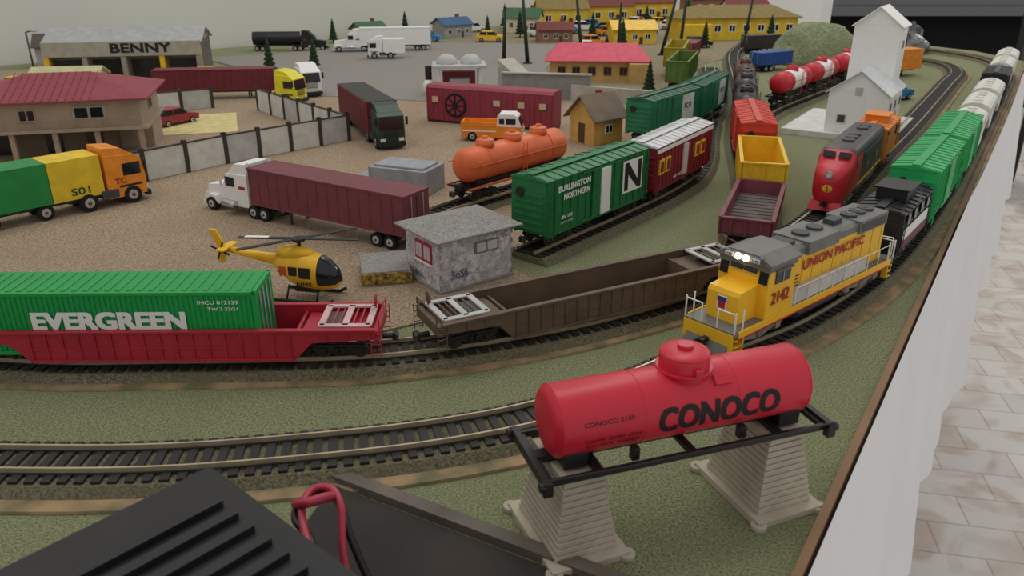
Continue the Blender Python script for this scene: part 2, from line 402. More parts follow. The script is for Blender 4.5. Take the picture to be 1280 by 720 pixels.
# ---------- yard cars ----------
BNG=M('bn_green',(28,116,64),.45)
def bn(b,L,W,H,z0):
    y=-W/2-.12
    b.text('BURLINGTON',3.9,.45,(-3.5,y,H-.7),(1,0,0),(0,0,1),WHT,.05)
    b.text('NORTHERN',3.2,.45,(-3.2,y,H-1.35),(1,0,0),(0,0,1),WHT,.05)
    b.text('BN 189',1.3,.28,(-4.4,y,z0+1.0),(1,0,0),(0,0,1),WHT,.03)
    b.text('CAPY 110000',1.5,.16,(-4.4,y,z0+.6),(1,0,0),(0,0,1),WHT,0)
    b.bb(-.2,1.0,-W/2-.26,-W/2-.1,z0+.1,H-.2,WHT)
    b.bb(2.9,5.7,-W/2-.14,-W/2-.09,z0+.9,H-.35,WHT)
    b.prof([(3.1,z0+1.1),(3.6,z0+1.1),(3.6,z0+2.35),(5.0,z0+1.1),(5.5,z0+1.1),(5.5,H-.5),(5.0,H-.5),(5.0,z0+1.75),(3.6,H-.5),(3.1,H-.5)],-W/2-.18,-W/2-.14,BLKI)
s0=D.near(.9,53.2)+.4
boxcar('green_boxcar',D,s0+6.7,13.4,BNG,BNG,H=4.95,fn=bn)
MAR2=M('coach_maroon',(140,34,50),.5)
def mc(b,L,W,H,z0):
    for y in(-1,1):
        for xx in(-5.2,-3.9,2.6,3.9):
            b.box((xx,y*(W/2+.1),z0+1.9),(.95,.14,1.25),YEL); b.box((xx,y*(W/2+.16),z0+1.9),(.6,.1,.9),MAR2)
        b.box((-.2,y*(W/2+.12),z0+1.6),(1.0,.16,2.7),M('door_pale',(214,200,200),.6))
        b.bb(-L/2,L/2,y*(W/2+.13),y*(W/2+.08),H-.45,H-.1,WHT)
    b.text('NP 1620',2.0,.3,(-1.6,-W/2-.12,z0+.5),(1,0,0),(0,0,1),WHT,.03)
boxcar('maroon_caboose_coach',D,s0+13.4+.9+6.3,12.4,MAR2,M('silver_roof',(214,215,217),.45,.2),H=4.7,door=False,ribs=16,fn=mc)
GR2=M('car_green2',(38,126,86),.5)
def gw(b,L,W,H,z0):
    for y in(-1,1): b.box((2.6,y*(W/2+.09),(z0+H)/2),(3.4,.06,H-z0-.4),M('panel_white',(220,222,216),.6))
    b.text('PC 21',1.6,.6,(2.6,-W/2-.14,z0+2),(1,0,0),(0,0,1),BLKI,.04)
e0=E.near(14,87)
boxcar('green_white_boxcar',E,e0+5.4,12,GR2,M('roof_dkgreen',(38,96,70),.5),H=4.6,ribs=10,fn=gw)
boxcar('green_white_boxcar',E,e0+18,12,GR2,M('roof_dkgreen'),H=4.6,ribs=10,fn=gw)
BRG=M('bright_green',(34,172,94),.45)
sF=A.near(10.3*k,38.3*k); UL=17.2
def cb(b,L,W,H,z0):
    b.box((0,0,H+.6),(2.6,2.0,.8),BLK); b.box((0,0,H+1.05),(2.9,2.3,.12),BLK)
    for y in(-1,1):
        b.box((0,y*(W/2+.08),z0+1.1),(L*.86,.06,.75),WHT); b.box((0,y*(W/2+.09),z0+.4),(L*.9,.06,.6),MAR)
        for xx in(-2.6,-.9,.9,2.6): b.box((xx,y*(W/2+.1),z0+2.1),(.7,.1,.7),GLASS)
    for e in(-1,1): b.tube([(e*(L/2+.6),-1.3,1.1),(e*(L/2+.6),-1.3,2.4),(e*(L/2+.6),1.3,2.4),(e*(L/2+.6),1.3,1.1)],.05,WHT); b.box((e*(L/2+.3),0,1.15),(.7,2.6,.12),BLK)
boxcar('black_white_caboose',A,sF+UL+5.3,7.8,M('cab_black',(34,34,38),.5),BLK,H=3.7,door=False,ribs=2,fn=cb)
g1=sF+UL+10.2
boxcar('bright_green_boxcar',A,g1+6.3,12.4,BRG,BRG,W=3.2,H=4.7,ribs=12)
boxcar('bright_green_boxcar',A,g1+19.6,12.4,BRG,BRG,W=3.2,H=4.7,ribs=12)
def hopper(name,path,s,L,m,H=4.5):
    b=B(); W=3.0
    pts=[(-L/2,H-.3),(-L/2,2.4),(-L/2+2.2,1.5),(-L/2+3.0,.6),(-L/2+4,.6),(-.9,1.4),(-.4,.6),(.4,.6),(.9,1.4),(L/2-4,.6),(L/2-3,.6),(L/2-2.2,1.5),(L/2,2.4),(L/2,H-.3)]
    b.prof(pts,-W/2,W/2,m)
    b.prof([(-W/2,H-.3),(W/2,H-.3),(W/2-.4,H),(.4,H+.25),(-.4,H+.25),(-W/2+.4,H)],-L/2,L/2,m,'x')
    for i in range(4): b.cyl((-L/2+1.5+i*(L-3)/3,0,H+.2),(-L/2+1.5+i*(L-3)/3,0,H+.42),.45,m,seg=14)
    for i in range(9):
        for y in(-1,1): b.box((-L/2+.15+i*(L-.3)/8,y*(W/2+.04),(2.4+H-.3)/2),(.12,.12,H-2.9),m)
    for e in(-1,1): b.bb(e*(L/2),e*(L/2-2.4),-.9,.9,1.0,1.25,DG); bogie(b,e*(L/2-1.5),BLK); coupler(b,e*L/2,e)
    x,y,a=path.place(s,L); b.finish(name,x,y,ZR,a,bevel=.03)
WH2=M('hopper_white',(228,226,218),.6)
ss=g1+26.4
for i in range(3): hopper('white_covered_hopper',A,ss+5.6+i*12.4,9.4,WH2,3.6)
ss+=38
boxcar('black_boxcar',A,ss+5,9,BLK,DG,H=3.8)
for i in range(2): hopper('white_covered_hopper',A,ss+17+i*12.8,9.6,WH2,4)
def gondola(name,x,y,a,L,m,H=2.9,inner=None,ribs=10,W=3.1):
    b=B(); inner=inner or m
    b.bb(-L/2,L/2,-W/2,W/2,1.1,1.35,inner)
    for yy in(-1,1):
        b.bb(-L/2,L/2,yy*(W/2-.16),yy*W/2,1.1,H,m); b.box((0,yy*(W/2),H),(L+.1,.3,.14),m)
        for i in range(ribs+1): b.box((-L/2+.1+i*(L-.2)/ribs,yy*(W/2+.06),(1.1+H)/2),(.16,.14,H-1.15),m)
        b.prof([(-L/2+2.5,1.15),(L/2-2.5,1.15),(L/2-4,.75),(-L/2+4,.75)],yy*(W/2-.2),yy*(W/2-.05),m)
    for e in(-1,1):
        b.bb(e*(L/2-.14),e*L/2,-W/2,W/2,1.1,H,m); b.box((e*L/2,0,H),(.3,W,.14),m)
        for q in(-1,0,1): b.box((e*(L/2+.05),q*1.0,(1.1+H)/2),(.12,.16,H-1.2),m)
        bogie(b,e*(L/2-2.1),BLK); coupler(b,e*L/2,e)
    for i in range(12): b.box((-L/2+.6+i*(L-1.2)/11,0,1.38),(.06,W-.4,.04),DG)
    b.finish(name,x,y,ZR,a,bevel=.03)
c0=C.near(16.2,52.8)
x,y,a=C.place(c0+5.2,10.6); gondola('maroon_gondola_car',x,y,a,10.6,M('gondola_maroon',(132,66,78),.6,scale=40,var=.12),2.4,M('gondola_floor',(114,102,98),.8,scale=40,var=.2),W=3.5)
x,y,a=C.place(c0+16.2,10.2); gondola('yellow_gondola_car',x,y,a,10.2,YEL,3.7,M('yellow_in',(236,184,36),.6),8,3.5)
ORR=M('orange_red',(214,66,48),.5)
boxcar('orange_red_boxcar',C,c0+28.3,12.2,ORR,ORR,W=3.1,H=4.6)
def tankcar(name,path,s,L,m,m2=None,domes=1,r=1.45,band=None):
    b=B(); zc=2.9
    def mf(c): return band if (band and abs(c.x)<L*.2) else m
    rings=[];N=24
    for xx,rr in[(-L/2,.3),(-L/2+.1,.8),(-L/2+.35,1.2),(-L/2+.7,r),(-L*.2,r),(L*.2,r),(L/2-.7,r),(L/2-.35,1.2),(L/2-.1,.8),(L/2,.3)]:
        rings.append([(xx,rr*math.cos(2*math.pi*i/N),zc+rr*math.sin(2*math.pi*i/N)) for i in range(N)])
    b.loft(rings,mf)
    for i in range(domes):
        xx=(i-(domes-1)/2)*3.4
        b.cyl((xx,0,zc+r-.3),(xx,0,zc+r+.35),.8,m2 or m,seg=20); b.ell((xx,0,zc+r+.35),(.8,.8,.22),m2 or m,zmin=0,rings=4); b.cyl((xx,0,zc+r+.5),(xx,0,zc+r+.7),.25,m2 or m,seg=10)
    for q in(-.3,.3):
        b.cyl((L*q-.06,0,zc),(L*q+.06,0,zc),r+.04,m2 or m,seg=24)
    b.bb(-L/2-.2,L/2+.2,-.4,.4,1.0,1.45,BLK)
    for y in(-1,1):
        b.box((0,y*1.35,1.25),(L+.4,.12,.16),m if not band else BLK); b.tube([(-L/2+.2,y*1.55,3.1),(L/2-.2,y*1.55,3.1)],.04,m)
        ladder(b,0,y*1.55,1.3,4.2,m,.5,6)
    for e in(-1,1):
        b.box((e*(L/2-.2),0,1.2),(.5,2.8,.2),BLK); b.box((e*(L/2-1.4),0,1.6),(.7,2,.6),BLK); bogie(b,e*(L/2-1.9),BLK); coupler(b,e*(L/2+.2),e)
    x,y,a=path.place(s,L); b.finish(name,x,y,ZR,a)
tankcar('orange_tank_car',E,E.near(-.2,69.2)+.3,13,M('tank_orange',(232,112,60),.45),None,3)
tankcar('black_tank_car',C,c0+44,11,BLK)
tankcar('black_tank_car',C,c0+57,11,M('tank_dk',(46,40,42),.4),None,2)
tankcar('black_tank_car',C,c0+70,11,M('tank_br',(84,44,40),.4))
tankcar('red_white_tank_car',F,F.near(38.5,113),10.5,M('tank_red',(206,38,54),.45),None,1,1.4,WHT)
tankcar('red_white_tank_car',F,F.near(46,122.5),10.5,M('tank_red'),None,1,1.4,WHT)
tankcar('red_white_tank_car',F,F.near(54,133),10.5,M('tank_red'),None,1,1.4,WHT)
gondola('green_yellow_gondola_car',26.6,128.5,math.radians(72),14,M('gy',(90,120,48),.5),4.2,YEL,8)
gondola('green_gondola_car',29,146,math.radians(75),14,M('gy2',(170,160,40),.5),4.2,YEL,8)

# ---------- yellow diesel ----------
UY=M('loco_yellow',(250,194,42),.42,scale=30,var=.04); UG=M('loco_grey',(118,118,114),.5); SG=M('truck_silver',(146,144,136),.5)
b=B(); b.M=Matrix.Diagonal((UL/18.6,1,1,1))
b.bb(-9.2,9.2,-1.6,1.6,1.25,1.5,UG)
for y in(-1,1):
    b.box((0,y*1.6,1.32),(17.6,.08,.46),UY); b.box((0,y*1.65,1.12),(17.6,.05,.1),RED)
    b.box((0,y*1.25,1.9),(11,.5,.75),M('walk_silver',(204,204,200),.5))
b.bb(-8.4,3.5,-.98,.98,1.5,4.05,UY); b.bb(-8.42,3.5,-1.0,1.0,4.05,4.45,UG)
b.prof([(-1.0,4.45),(1.0,4.45),(.7,4.65),(-.7,4.65)],-8.42,3.5,UG,'x')
b.bb(-8.2,-4.6,-1.15,1.15,3.9,4.7,UG); b.bb(-1.9,1.6,-1.2,1.2,4.0,4.75,UG)
for xx in(-7.4,-6.3,-5.2): b.cyl((xx,0,4.7),(xx,0,4.85),.5,DG,seg=20); b.cyl((xx,0,4.85),(xx,0,4.9),.15,UG,seg=10)
for xx in(-1.0,.6): b.cyl((xx,0,4.75),(xx,0,4.9),.5,DG,seg=20)
b.box((-3.2,0,4.75),(1.1,.7,.4),DG); b.box((2.6,0,4.72),(.8,1.2,.25),DG)
for y in(-1,1):
    for i in range(9): b.box((-8+i*1.22,y*.98,2.7),(.04,.05,2.2),M('loco_line',(210,158,32),.5))
    for i in range(6): b.box((2.6,y*1.0,1.9+i*.2),(1.2,.05,.07),DG)
    b.box((-6.4,y*1.16,4.25),(3.2,.05,.5),DG)
b.prof([(3.5,1.5),(6.3,1.5),(6.3,3.7),(6.05,4.55),(3.5,4.55)],-1.55,1.55,UY)
b.prof([(-1.7,4.45),(1.7,4.45),(1.7,4.6),(.9,4.98),(-.9,4.98),(-1.7,4.6)],3.3,6.45,UG,'x')
b.bb(3.45,6.34,-1.57,1.57,4.15,4.5,UG)
for y in(-1,1):
    b.box((4.9,y*1.57,3.75),(1.5,.06,.7),GLASS); b.box((4.9,y*1.6,3.75),(.08,.06,.7),SIL); b.box((4.9,y*1.64,4.15),(1.7,.2,.08),UG)
    b.box((6.3,y*1.22,3.8),(.1,.5,.7),GLASS,ry=-.15); b.box((6.32,y*.42,4.1),(.1,.75,.34),GLASS,ry=-.25)
HL=M('headlight',(255,236,196),.3,emit=14,var=0)
b.box((6.45,0,4.72),(.35,2.3,.38),UG)
for y in(-1,1): b.box((6.64,y*.82,4.72),(.05,.5,.24),WHT); b.cyl((6.55,y*.24,4.72),(6.72,y*.24,4.72),.17,HL,seg=14)
b.text('2142',.42,.16,(6.68,.82,4.72),(0,1,0),(0,0,1),BLKI,.03); b.text('2142',.42,.16,(6.68,-.82,4.72),(0,1,0),(0,0,1),BLKI,.03)
b.prof([(6.3,1.5),(8.1,1.5),(8.1,3.0),(7.95,3.25),(6.3,3.35)],-.98,.98,UY)
b.box((8.13,0,2.5),(.05,.62,.75),WHT); b.box((8.15,0,2.72),(.05,.58,.26),M('shield_blue',(40,60,140),.5)); b.box((8.16,0,2.4),(.04,.44,.4),RED)
for e in(-1,1):
    b.box((e*9.2,0,.95),(.14,3.1,1.0),UY if e>0 else UG); b.prof([(e*9.1,.2),(e*9.6,.2),(e*9.25,.8),(e*9.1,.8)],-1.3,1.3,UG)
    for y in(-1,1):
        for q in range(3): b.box((e*(8.75),y*1.45,.35+q*.36),(.7,.36,.08),UY)
        b.box((e*8.4,y*1.5,.8),(.08,.36,.9),UY)
        b.tube([(e*9.15,y*1.55,1.4),(e*9.15,y*1.55,2.7)],.05,WHT); b.tube([(e*8.4,y*1.55,1.4),(e*8.4,y*1.55,2.7)],.05,WHT)
        b.tube([(e*9.2,y*.5,1.5),(e*9.2,y*.5,2.6),(e*9.2,y*1.5,2.6)],.045,WHT)
    b.box((e*8.8,0,1.52),(.9,3.0,.05),UG)
    coupler(b,e*9.3,e); bogie(b,e*5.9,SG,3,1.85,.5)
for y in(-1,1):
    pts=[(-8.4+i*1.45,y*1.58,2.55) for i in range(9)]
    for p in pts: b.tube([(p[0],p[1],1.45),p],.03,WHT)
    b.tube([pts[0],pts[-1]],.03,WHT)
b.prof([(-1.2,.35),(1.2,.35),(1.45,.7),(1.45,1.25),(-1.45,1.25),(-1.45,.7)],-2.3,2.3,DG,'x')
b.text('UNION PACIFIC',7.4,.6,(-1.9,1.03,3.4),(-1,0,0),(0,0,1),INKR,.045)
b.text('2142',1.8,.7,(4.95,1.58,2.6),(-1,0,0),(0,0,1),INKR,.04)
b.text('UNION PACIFIC',7.4,.6,(-1.9,-1.03,3.4),(1,0,0),(0,0,1),INKR,.045)
x,y,a=A.place(sF+UL/2,UL); b.finish('yellow_diesel_locomotive',x,y,ZR,a+math.pi,bevel=.04)

# ---------- streamlined loco ----------
b=B(); FR=M('fa_red',(206,38,54),.4); FK=M('fa_black',(64,58,58),.45)
def ring(x,hw,z0,z1,n=4,N=32):
    o=[]
    for i in range(N):
        t=2*math.pi*i/N; c=math.cos(t); s_=math.sin(t)
        o.append((x,hw*math.copysign(abs(c)**(2/n),c),(z0+z1)/2+(z1-z0)/2*math.copysign(abs(s_)**(2/n),s_)))
    return o
secs=[(-7.3,1.5,.7,4.7,6),(-3,1.5,.7,4.7,6),(0,1.5,.7,4.7,6),(2.5,1.5,.7,4.7,6),(4.4,1.5,.7,4.7,6),(5.0,1.49,.65,4.6,5),(5.6,1.46,.6,3.85,4.5),(6.5,1.35,.55,3.6,3.8),(7.05,1.15,.5,3.35,3.4),(7.4,.8,.55,2.9,3),(7.5,.45,.8,2.4,2.5)]
b.loft([ring(*s_) for s_ in secs],lambda c: FK if (c.z>4.15 and c.x<5.2) or (c.x<2.5 and c.z>1.5) else FR)
for y in(-1,1):
    b.box((5.42,y*.62,4.25),(.08,.95,.5),GLASS,ry=-.68); b.box((4.3,y*1.5,3.6),(.8,.08,.6),GLASS)
    b.box((-2.5,y*1.51,3.5),(8.5,.06,.7),DG); b.box((-2,y*1.52,1.45),(10.4,.05,.15),YEL)
    for xx in(-4,0): b.cyl((xx,y*1.5,2.6),(xx,y*1.56,2.6),.3,GLASS,seg=12)
b.cyl((7.3,0,3.0),(7.5,0,3.0),.3,SIL,seg=16); b.cyl((7.48,0,3.0),(7.53,0,3.0),.2,M('lamp_unlit',(220,218,206),.2),seg=16)
b.ell((7.42,0,1.9),(.12,.55,.42),YEL); b.box((7.5,0,1.9),(.1,.12,.5),FR)
b.prof([(7.0,.15),(7.8,.15),(7.4,.8),(7.0,.8)],-1.2,1.2,FR)
for xx in(-5.5,-4.2,-1,.3,1.6): b.cyl((xx,0,4.6),(xx,0,4.85),.5,DG,seg=18)
for e in(-1,1): bogie(b,e*4.6,SG,2,2.2,.5)
b.box((0,0,.6),(3,2.4,.7),DG); coupler(b,7.4,1); coupler(b,-7.3,-1)
f0=Bt.near(25.7*k,63.2*k)
x,y,a=Bt.place(f0+7,14.6); b.finish('red_black_streamlined_locomotive',x,y,ZR,a+math.pi)
OR=M('orange_paint',(238,140,42),.45)
def oc(b,L,W,H,z0):
    b.box((0,0,H+.5),(2.4,2.0,.7),OR); b.box((0,0,H+.9),(2.7,2.3,.1),OR)
    for y in(-1,1):
        for xx in(-2.2,2.2): b.box((xx,y*(W/2+.06),z0+2.0),(.8,.1,.9),GLASS)
boxcar('orange_caboose',Bt,f0+14.6+4.5,7.4,OR,OR,H=3.9,door=False,ribs=1,fn=oc)

# ---------- red tank car & piers ----------
CR=M('tank_red_gloss',(212,36,60),.38,scale=25,var=.05); PIER=M('pier_grey',(190,180,162),.8,bump=.25,scale=60)
ca=math.radians(18.5); cx0,cy0=6.1,25.8
b=B(); zc=1.5; r=1.33; L=10.6; N=48; rings=[]
for xx,rr in[(-L/2,.35),(-L/2+.04,.9),(-L/2+.12,1.15),(-L/2+.3,r),(-1.2,r),(1.2,r),(L/2-.3,r),(L/2-.12,1.15),(L/2-.04,.9),(L/2,.35)]:
    rings.append([(xx,rr*math.cos(2*math.pi*i/N),zc+rr*math.sin(2*math.pi*i/N)) for i in range(N)])
b.loft(rings,CR)
for xx in(-L/2+.32,L/2-.32,-1.9,1.9): b.cyl((xx-.03,0,zc),(xx+.03,0,zc),r+.015,CR,seg=48)
b.cyl((.2,0,zc+r-.35),(.2,0,zc+r+.55),.93,CR,seg=32); b.cyl((.2,0,zc+r-.05),(.2,0,zc+r+.05),1.05,CR,seg=32)
b.ell((.2,0,zc+r+.55),(.93,.93,.22),CR,24,6,0); b.cyl((.2,0,zc+r+.7),(.2,0,zc+r+.9),.3,CR,seg=16)
for y in(-1,1): b.box((.2,y*1.0,zc+r+.2),(.3,.25,.25),CR)
b.box((1.3,-.9,zc+r-.28),(.7,.4,.12),CR,rx=.7)
b.bb(-L/2-.3,L/2+.3,-.25,.25,-.05,.25,BLK)
for y in(-1,1): b.bb(-L/2-.4,L/2+.5,y*1.5,y*1.66,-.05,.2,BLK)
for xx in(-L/2-.3,-L/2+1.6,0,L/2-1.6,L/2+.35): b.box((xx,0,.05),(.3,3.3,.22),BLK)
for e in(-1,1):
    b.box((e*(L/2+.45),0,.1),(.25,3.7,.4),BLK); b.box((e*(L/2-.9),0,.35),(.9,2.1,.6),BLK)
    for y in(-1,1): b.box((e*(L/2+.45),y*1.75,-.0),(.35,.3,.55),BLK); b.cyl((e*(L/2+.5),y*1.75,.1),(e*(L/2+.75),y*1.75,.1),.17,BLK,seg=10)
for xx in(-2.2,2.2): b.box((xx,-1.15,.3),(.3,.3,.5),BLK)
b.tube([(-L/2-.4,-1.75,.3),(-2,-1.85,.3),(L/2+.6,-1.8,.3)],.05,BLK)
def mp(r_,a0,x0): return lambda x,y,o:Vector((x+x0,-(r_+.025+o)*math.cos(a0+y/r_),zc+(r_+.025+o)*math.sin(a0+y/r_)))
b.text('CONOCO',5.0,1.0,None,(1,0,0),(0,0,1),BLKI,.05,mp(r,.0,1.1))
b.text('CONOCO 2150',1.9,.16,None,(1,0,0),(0,0,1),BLKI,0,mp(r,.3,-3.3))
b.text('CAPY 8000 GAL',2.2,.14,None,(1,0,0),(0,0,1),BLKI,0,mp(r,-.2,-3.1))
b.text('LT WT 42000',2.0,.14,None,(1,0,0),(0,0,1),BLKI,0,mp(r,-.4,-3.1))
b.finish('red_tank_car',cx0,cy0,3.62,ca,bevel=.02)
for d in(-4.25,4.15):
    b=B(); px=cx0+math.cos(ca)*d; py=cy0+math.sin(ca)*d
    n=12
    b.box((0,0,.15),(3.1,4.3,.3),PIER)
    for i in range(n):
        t=i/n; b.box((0,0,.3+(i+.5)*3.02/n),(2.5-1.0*t,3.4-.9*t,3.02/n-.03),PIER)
    b.bb(-.7,.7,-1.2,1.2,.3,3.3,PIER)
    b.box((0,0,3.42),(1.7,2.8,.24),PIER)
    for sx in(-1,1):
        for sy in(-1,1): b.cyl((sx*1.45,sy*2.05,0),(sx*1.45,sy*2.05,.22),.32,PIER,seg=14); b.cyl((sx*1.45,sy*2.05,.22),(sx*1.45,sy*2.05,.26),.12,DG,seg=10)
    b.finish('stone_bridge_pier',px,py,0,ca+.06,bevel=.03)

# ---------- controller ----------
CB=M('controller_black',(34,34,38),.42,var=.1,scale=40)
b=B(); b.box((0,0,2.3),(13.2,11,4.6),CB); b.box((0,0,4.75),(13,10.8,.3),CB,tx=.97,ty=.97)
for i in range(7): b.box((-4.3+i*.85,-.3,5.0),(.36,9.6,.28),CB)
b.box((2.0,4.4,4.92),(.8,.7,.04),WHT); b.box((3.1,4.4,4.92),(.9,.6,.04),WHT)
dd=(math.cos(math.radians(-41)),math.sin(math.radians(-41)))
ax=Vector(dd); ay=Vector((-dd[1],dd[0])); cc=Vector((-9.8,21.9))+ax*6.5-ay*5.5
b.finish('train_power_controller',cc.x,cc.y,0.15,math.radians(-41),bevel=.12)
def smooth(pts,n=10):
    P=[Vector(p) for p in pts]; P=[P[0]]+P+[P[-1]]; o=[]
    for i in range(1,len(P)-2):
        a_,b_,c_,d_=P[i-1:i+3]
        for j in range(n):
            t=j/n; o.append(.5*((2*b_)+(c_-a_)*t+(2*a_-5*b_+4*c_-d_)*t*t+(-a_+3*b_-3*c_+d_)*t**3))
    return o+[P[-1]]
b=B(); WR=M('wire_red',(178,50,74),.4)
b.cable(smooth([(-6.4,20.2,2.6),(-6.9,21.3,2.8),(-7.15,22.2,3.0),(-6.95,23.0,3.1),(-6.3,23.0,3.1),(-5.85,22.3,2.8),(-5.7,21.4,2.0),(-5.4,20.6,1.0),(-5.0,20.2,.3)]),.14,WR)
b.cable(smooth([(-6.2,20.0,2.4),(-6.7,21.1,2.6),(-7.35,21.9,2.7),(-7.3,22.7,2.8),(-6.6,23.2,2.9),(-6.0,22.7,2.7),(-5.5,21.8,2.0),(-4.9,21.1,1.0),(-4.3,20.7,.3)]),.14,BLK)
b.cable(smooth([(-7.4,22.3,3.0),(-6.9,22.0,3.3),(-6.4,22.4,3.2),(-6.2,22.9,2.9),(-6.6,23.3,2.7)]),.18,WR)
b.finish('power_wire_pair')
DK=M('dark_board',(52,45,41),.8,scale=30,var=.2)
b=B(); b.box((-.4,23.9,.2),(16,.6,.4),M('dark_beam',(112,102,92),.7,scale=30,var=.2),rz=math.atan2(-4.8,8.7)); b.finish('dark_wooden_beam')
b=flat('d',[(-7.4,27.2),(6.2,19.7),(3,13),(-4,8),(-9,20)],0,.15,DK,DK); b.finish('dark_control_panel_board')

# ---------- road vehicles ----------
HLW=M('lamp_white',(235,235,220),.3)
def wheel(b,x,y,r,hub=LG,w=.45):
    s=1 if y>0 else -1
    b.cyl((x,y-w/2,r),(x,y+w/2,r),r,TYRE,seg=20); b.cyl((x,y+s*w/2,r),(x,y+s*(w/2+.04),r),r*.55,hub,seg=14); b.cyl((x,y+s*(w/2+.04),r),(x,y+s*(w/2+.1),r),r*.2,DG,seg=8)
def tractor_conv(b,m,ox=0,sc=1):
    b.M=Matrix.Translation((ox,0,0))@Matrix.Scale(sc,4)
    b.bb(-3.6,3.6,-.5,.5,.6,.9,DG)
    b.prof([(1.1,.75),(3.5,.75),(3.6,1.2),(3.5,1.95),(1.1,2.3)],-.85,.85,m)
    b.prof([(-1.5,.75),(1.2,.75),(1.2,2.3),(.8,3.25),(-1.5,3.35)],-1.25,1.25,m)
    b.prof([(-1.5,3.3),(.7,3.25),(-.2,4.1),(-1.5,4.2)],-1.15,1.15,m)
    for y in(-1,1):
        b.prof([(2.0,.6),(2.2,1.25),(2.9,1.35),(3.5,1.15),(3.6,.6),(3.3,.9),(2.6,1.1),(2.2,.8)],y*.8,y*1.3,m)
        b.box((.4,y*1.26,2.65),(1.0,.06,.75),GLASS); b.cyl((-.2,y*1.4,.9),(1.2,y*1.4,.9),.32,CHR,seg=14)
        b.cyl((-1.65,y*1.1,.9),(-1.65,y*1.1,4.3),.12,CHR,seg=10); b.box((1.1,y*1.55,2.6),(.1,.2,.6),m)
        wheel(b,2.75,y*1.15,.55)
        for xx in(-2.0,-3.15): wheel(b,xx,y*1.15,.55)
        b.box((3.62,y*.9,1.2),(.08,.35,.25),HLW)
        b.box((-.9,y*1.27,2.3),(.7,.05,.25),INKR)
    b.quad([(1.23,-1.1,2.35),(1.23,1.1,2.35),(.86,1.0,3.2),(.86,-1.0,3.2)],GLASS)
    b.box((3.58,0,1.35),(.1,1.2,.9),CHR); b.box((3.75,0,.6),(.2,2.5,.4),m); b.box((-2.6,0,1.0),(1.2,1.2,.2),DG)
    b.M=Matrix.Identity(4)
def tractor_coe(b,m,ox=0,gl=GLASS,sc=1):
    b.M=Matrix.Translation((ox,0,0))@Matrix.Scale(sc,4)
    b.bb(-2.8,2.4,-.5,.5,.6,.9,DG)
    b.prof([(-.2,.6),(2.6,.6),(2.7,1.8),(2.5,3.3),(2.1,3.6),(-.2,3.8)],-1.35,1.35,m)
    b.prof([(-.2,3.75),(2.0,3.6),(1.2,4.2),(-.2,4.35)],-1.2,1.2,m)
    b.quad([(2.72,-1.2,2.0),(2.72,1.2,2.0),(2.55,1.15,3.2),(2.55,-1.15,3.2)],gl)
    for y in(-1,1):
        b.box((1.7,y*1.36,2.6),(1.3,.06,.9),gl); b.box((2.6,y*1.6,2.8),(.1,.25,.8),BLK); b.box((2.72,y*.95,1.0),(.1,.5,.3),HLW)
        wheel(b,1.5,y*1.2,.65,CHR); wheel(b,-1.7,y*1.2,.65,CHR); b.box((1.5,y*1.37,1.4),(1.7,.06,.15),BLK)
        b.box((-.1,y*1.3,1.0),(1.2,.3,.6),DG)
    for i in range(4): b.box((2.7,0,1.3+i*.2),(.06,1.6,.08),BLK)
    b.box((2.75,0,.55),(.3,2.7,.4),BLK)
    b.M=Matrix.Identity(4)
def trailer(b,m,x1,L,W=2.9,z0=1.25,H=4.3,top=None,wheels=True):
    x0=x1-L; b.bb(x0,x1,-W/2,W/2,z0,H,m)
    if top: b.bb(x0+.05,x1-.05,-W/2+.05,W/2-.05,H,H+.05,top)
    for zz in(z0+.08,H-.08):
        for y in(-1,1): b.box(((x0+x1)/2,y*(W/2+.02),zz),(L,.08,.16),m)
    for i in range(int(L/1.0)+1):
        for y in(-1,1): b.box((x0+.1+i*(L-.2)/int(L/1.0),y*(W/2+.01),(z0+H)/2),(.06,.05,H-z0-.2),m)
    b.box((x0-.03,0,(z0+H)/2),(.06,.08,H-z0-.3),DG)
    for y in(-.7,.7): b.cyl((x0-.06,y,z0+.2),(x0-.06,y,H-.2),.04,SIL,seg=6)
    b.bb(x0+.2,x1-.6,-.5,.5,.9,z0,DG)
    if wheels:
        for y in(-1,1):
            for xx in(x0+1.6,x0+2.9): wheel(b,xx,y*1.15,.55)
            b.box((x1-3.8,y*.9,.65),(.2,.2,1.2),DG)
        b.box((x0+2.25,0,.8),(2.2,1.6,.3),DG); b.box((x0+.1,0,.6),(.1,2.6,.15),DG)
b=B(); PUR=M('trailer_plum',(122,56,68),.5); tractor_conv(b,WHT,10.6,1.05); trailer(b,PUR,8.6,15.8)
hd=math.radians(149); fx,fy=-25.3,66.6
b.finish('white_semi_truck_with_maroon_trailer',fx-math.cos(hd)*14.3,fy-math.sin(hd)*14.3,.12,hd,bevel=.05)
b=B(); DGn=M('cab_darkgreen',(30,62,48),.4); tractor_coe(b,DGn,0,sc=1.1); trailer(b,MAR,-.6,14.5,H=4.7,W=3.4,top=BLK)
hd=math.radians(-66); b.finish('green_semi_truck_with_dark_trailer',-14.3,89.6,.12,hd,bevel=.05)
b=B(); OT=M('toy_orange',(244,150,44),.4); tractor_coe(b,OT,0,sc=1.15)
b.bb(-14,-.6,-.6,.6,.8,1.2,DG)
TY=M('toy_yellow',(240,204,46),.45); TG=M('toy_green',(28,142,68),.45)
b.bb(-4.6,-.5,-1.5,1.5,1.25,4.6,TY); b.bb(-13,-4.65,-1.5,1.5,1.25,4.6,TG)
for xx in(-1.9,-5.3,-9.3,-10.8):
    for y in(-1,1): wheel(b,xx,y*1.2,.65,CHR)
b.text('S01',1.5,.6,(-2.4,-1.52,1.9),(1,0,0),(0,0,1),M('ink_green',(20,80,40),.6),.02)
b.text('TC',1.0,.5,(.9,-1.56,2.1),(1,0,0),(0,0,1),INKR,.05)
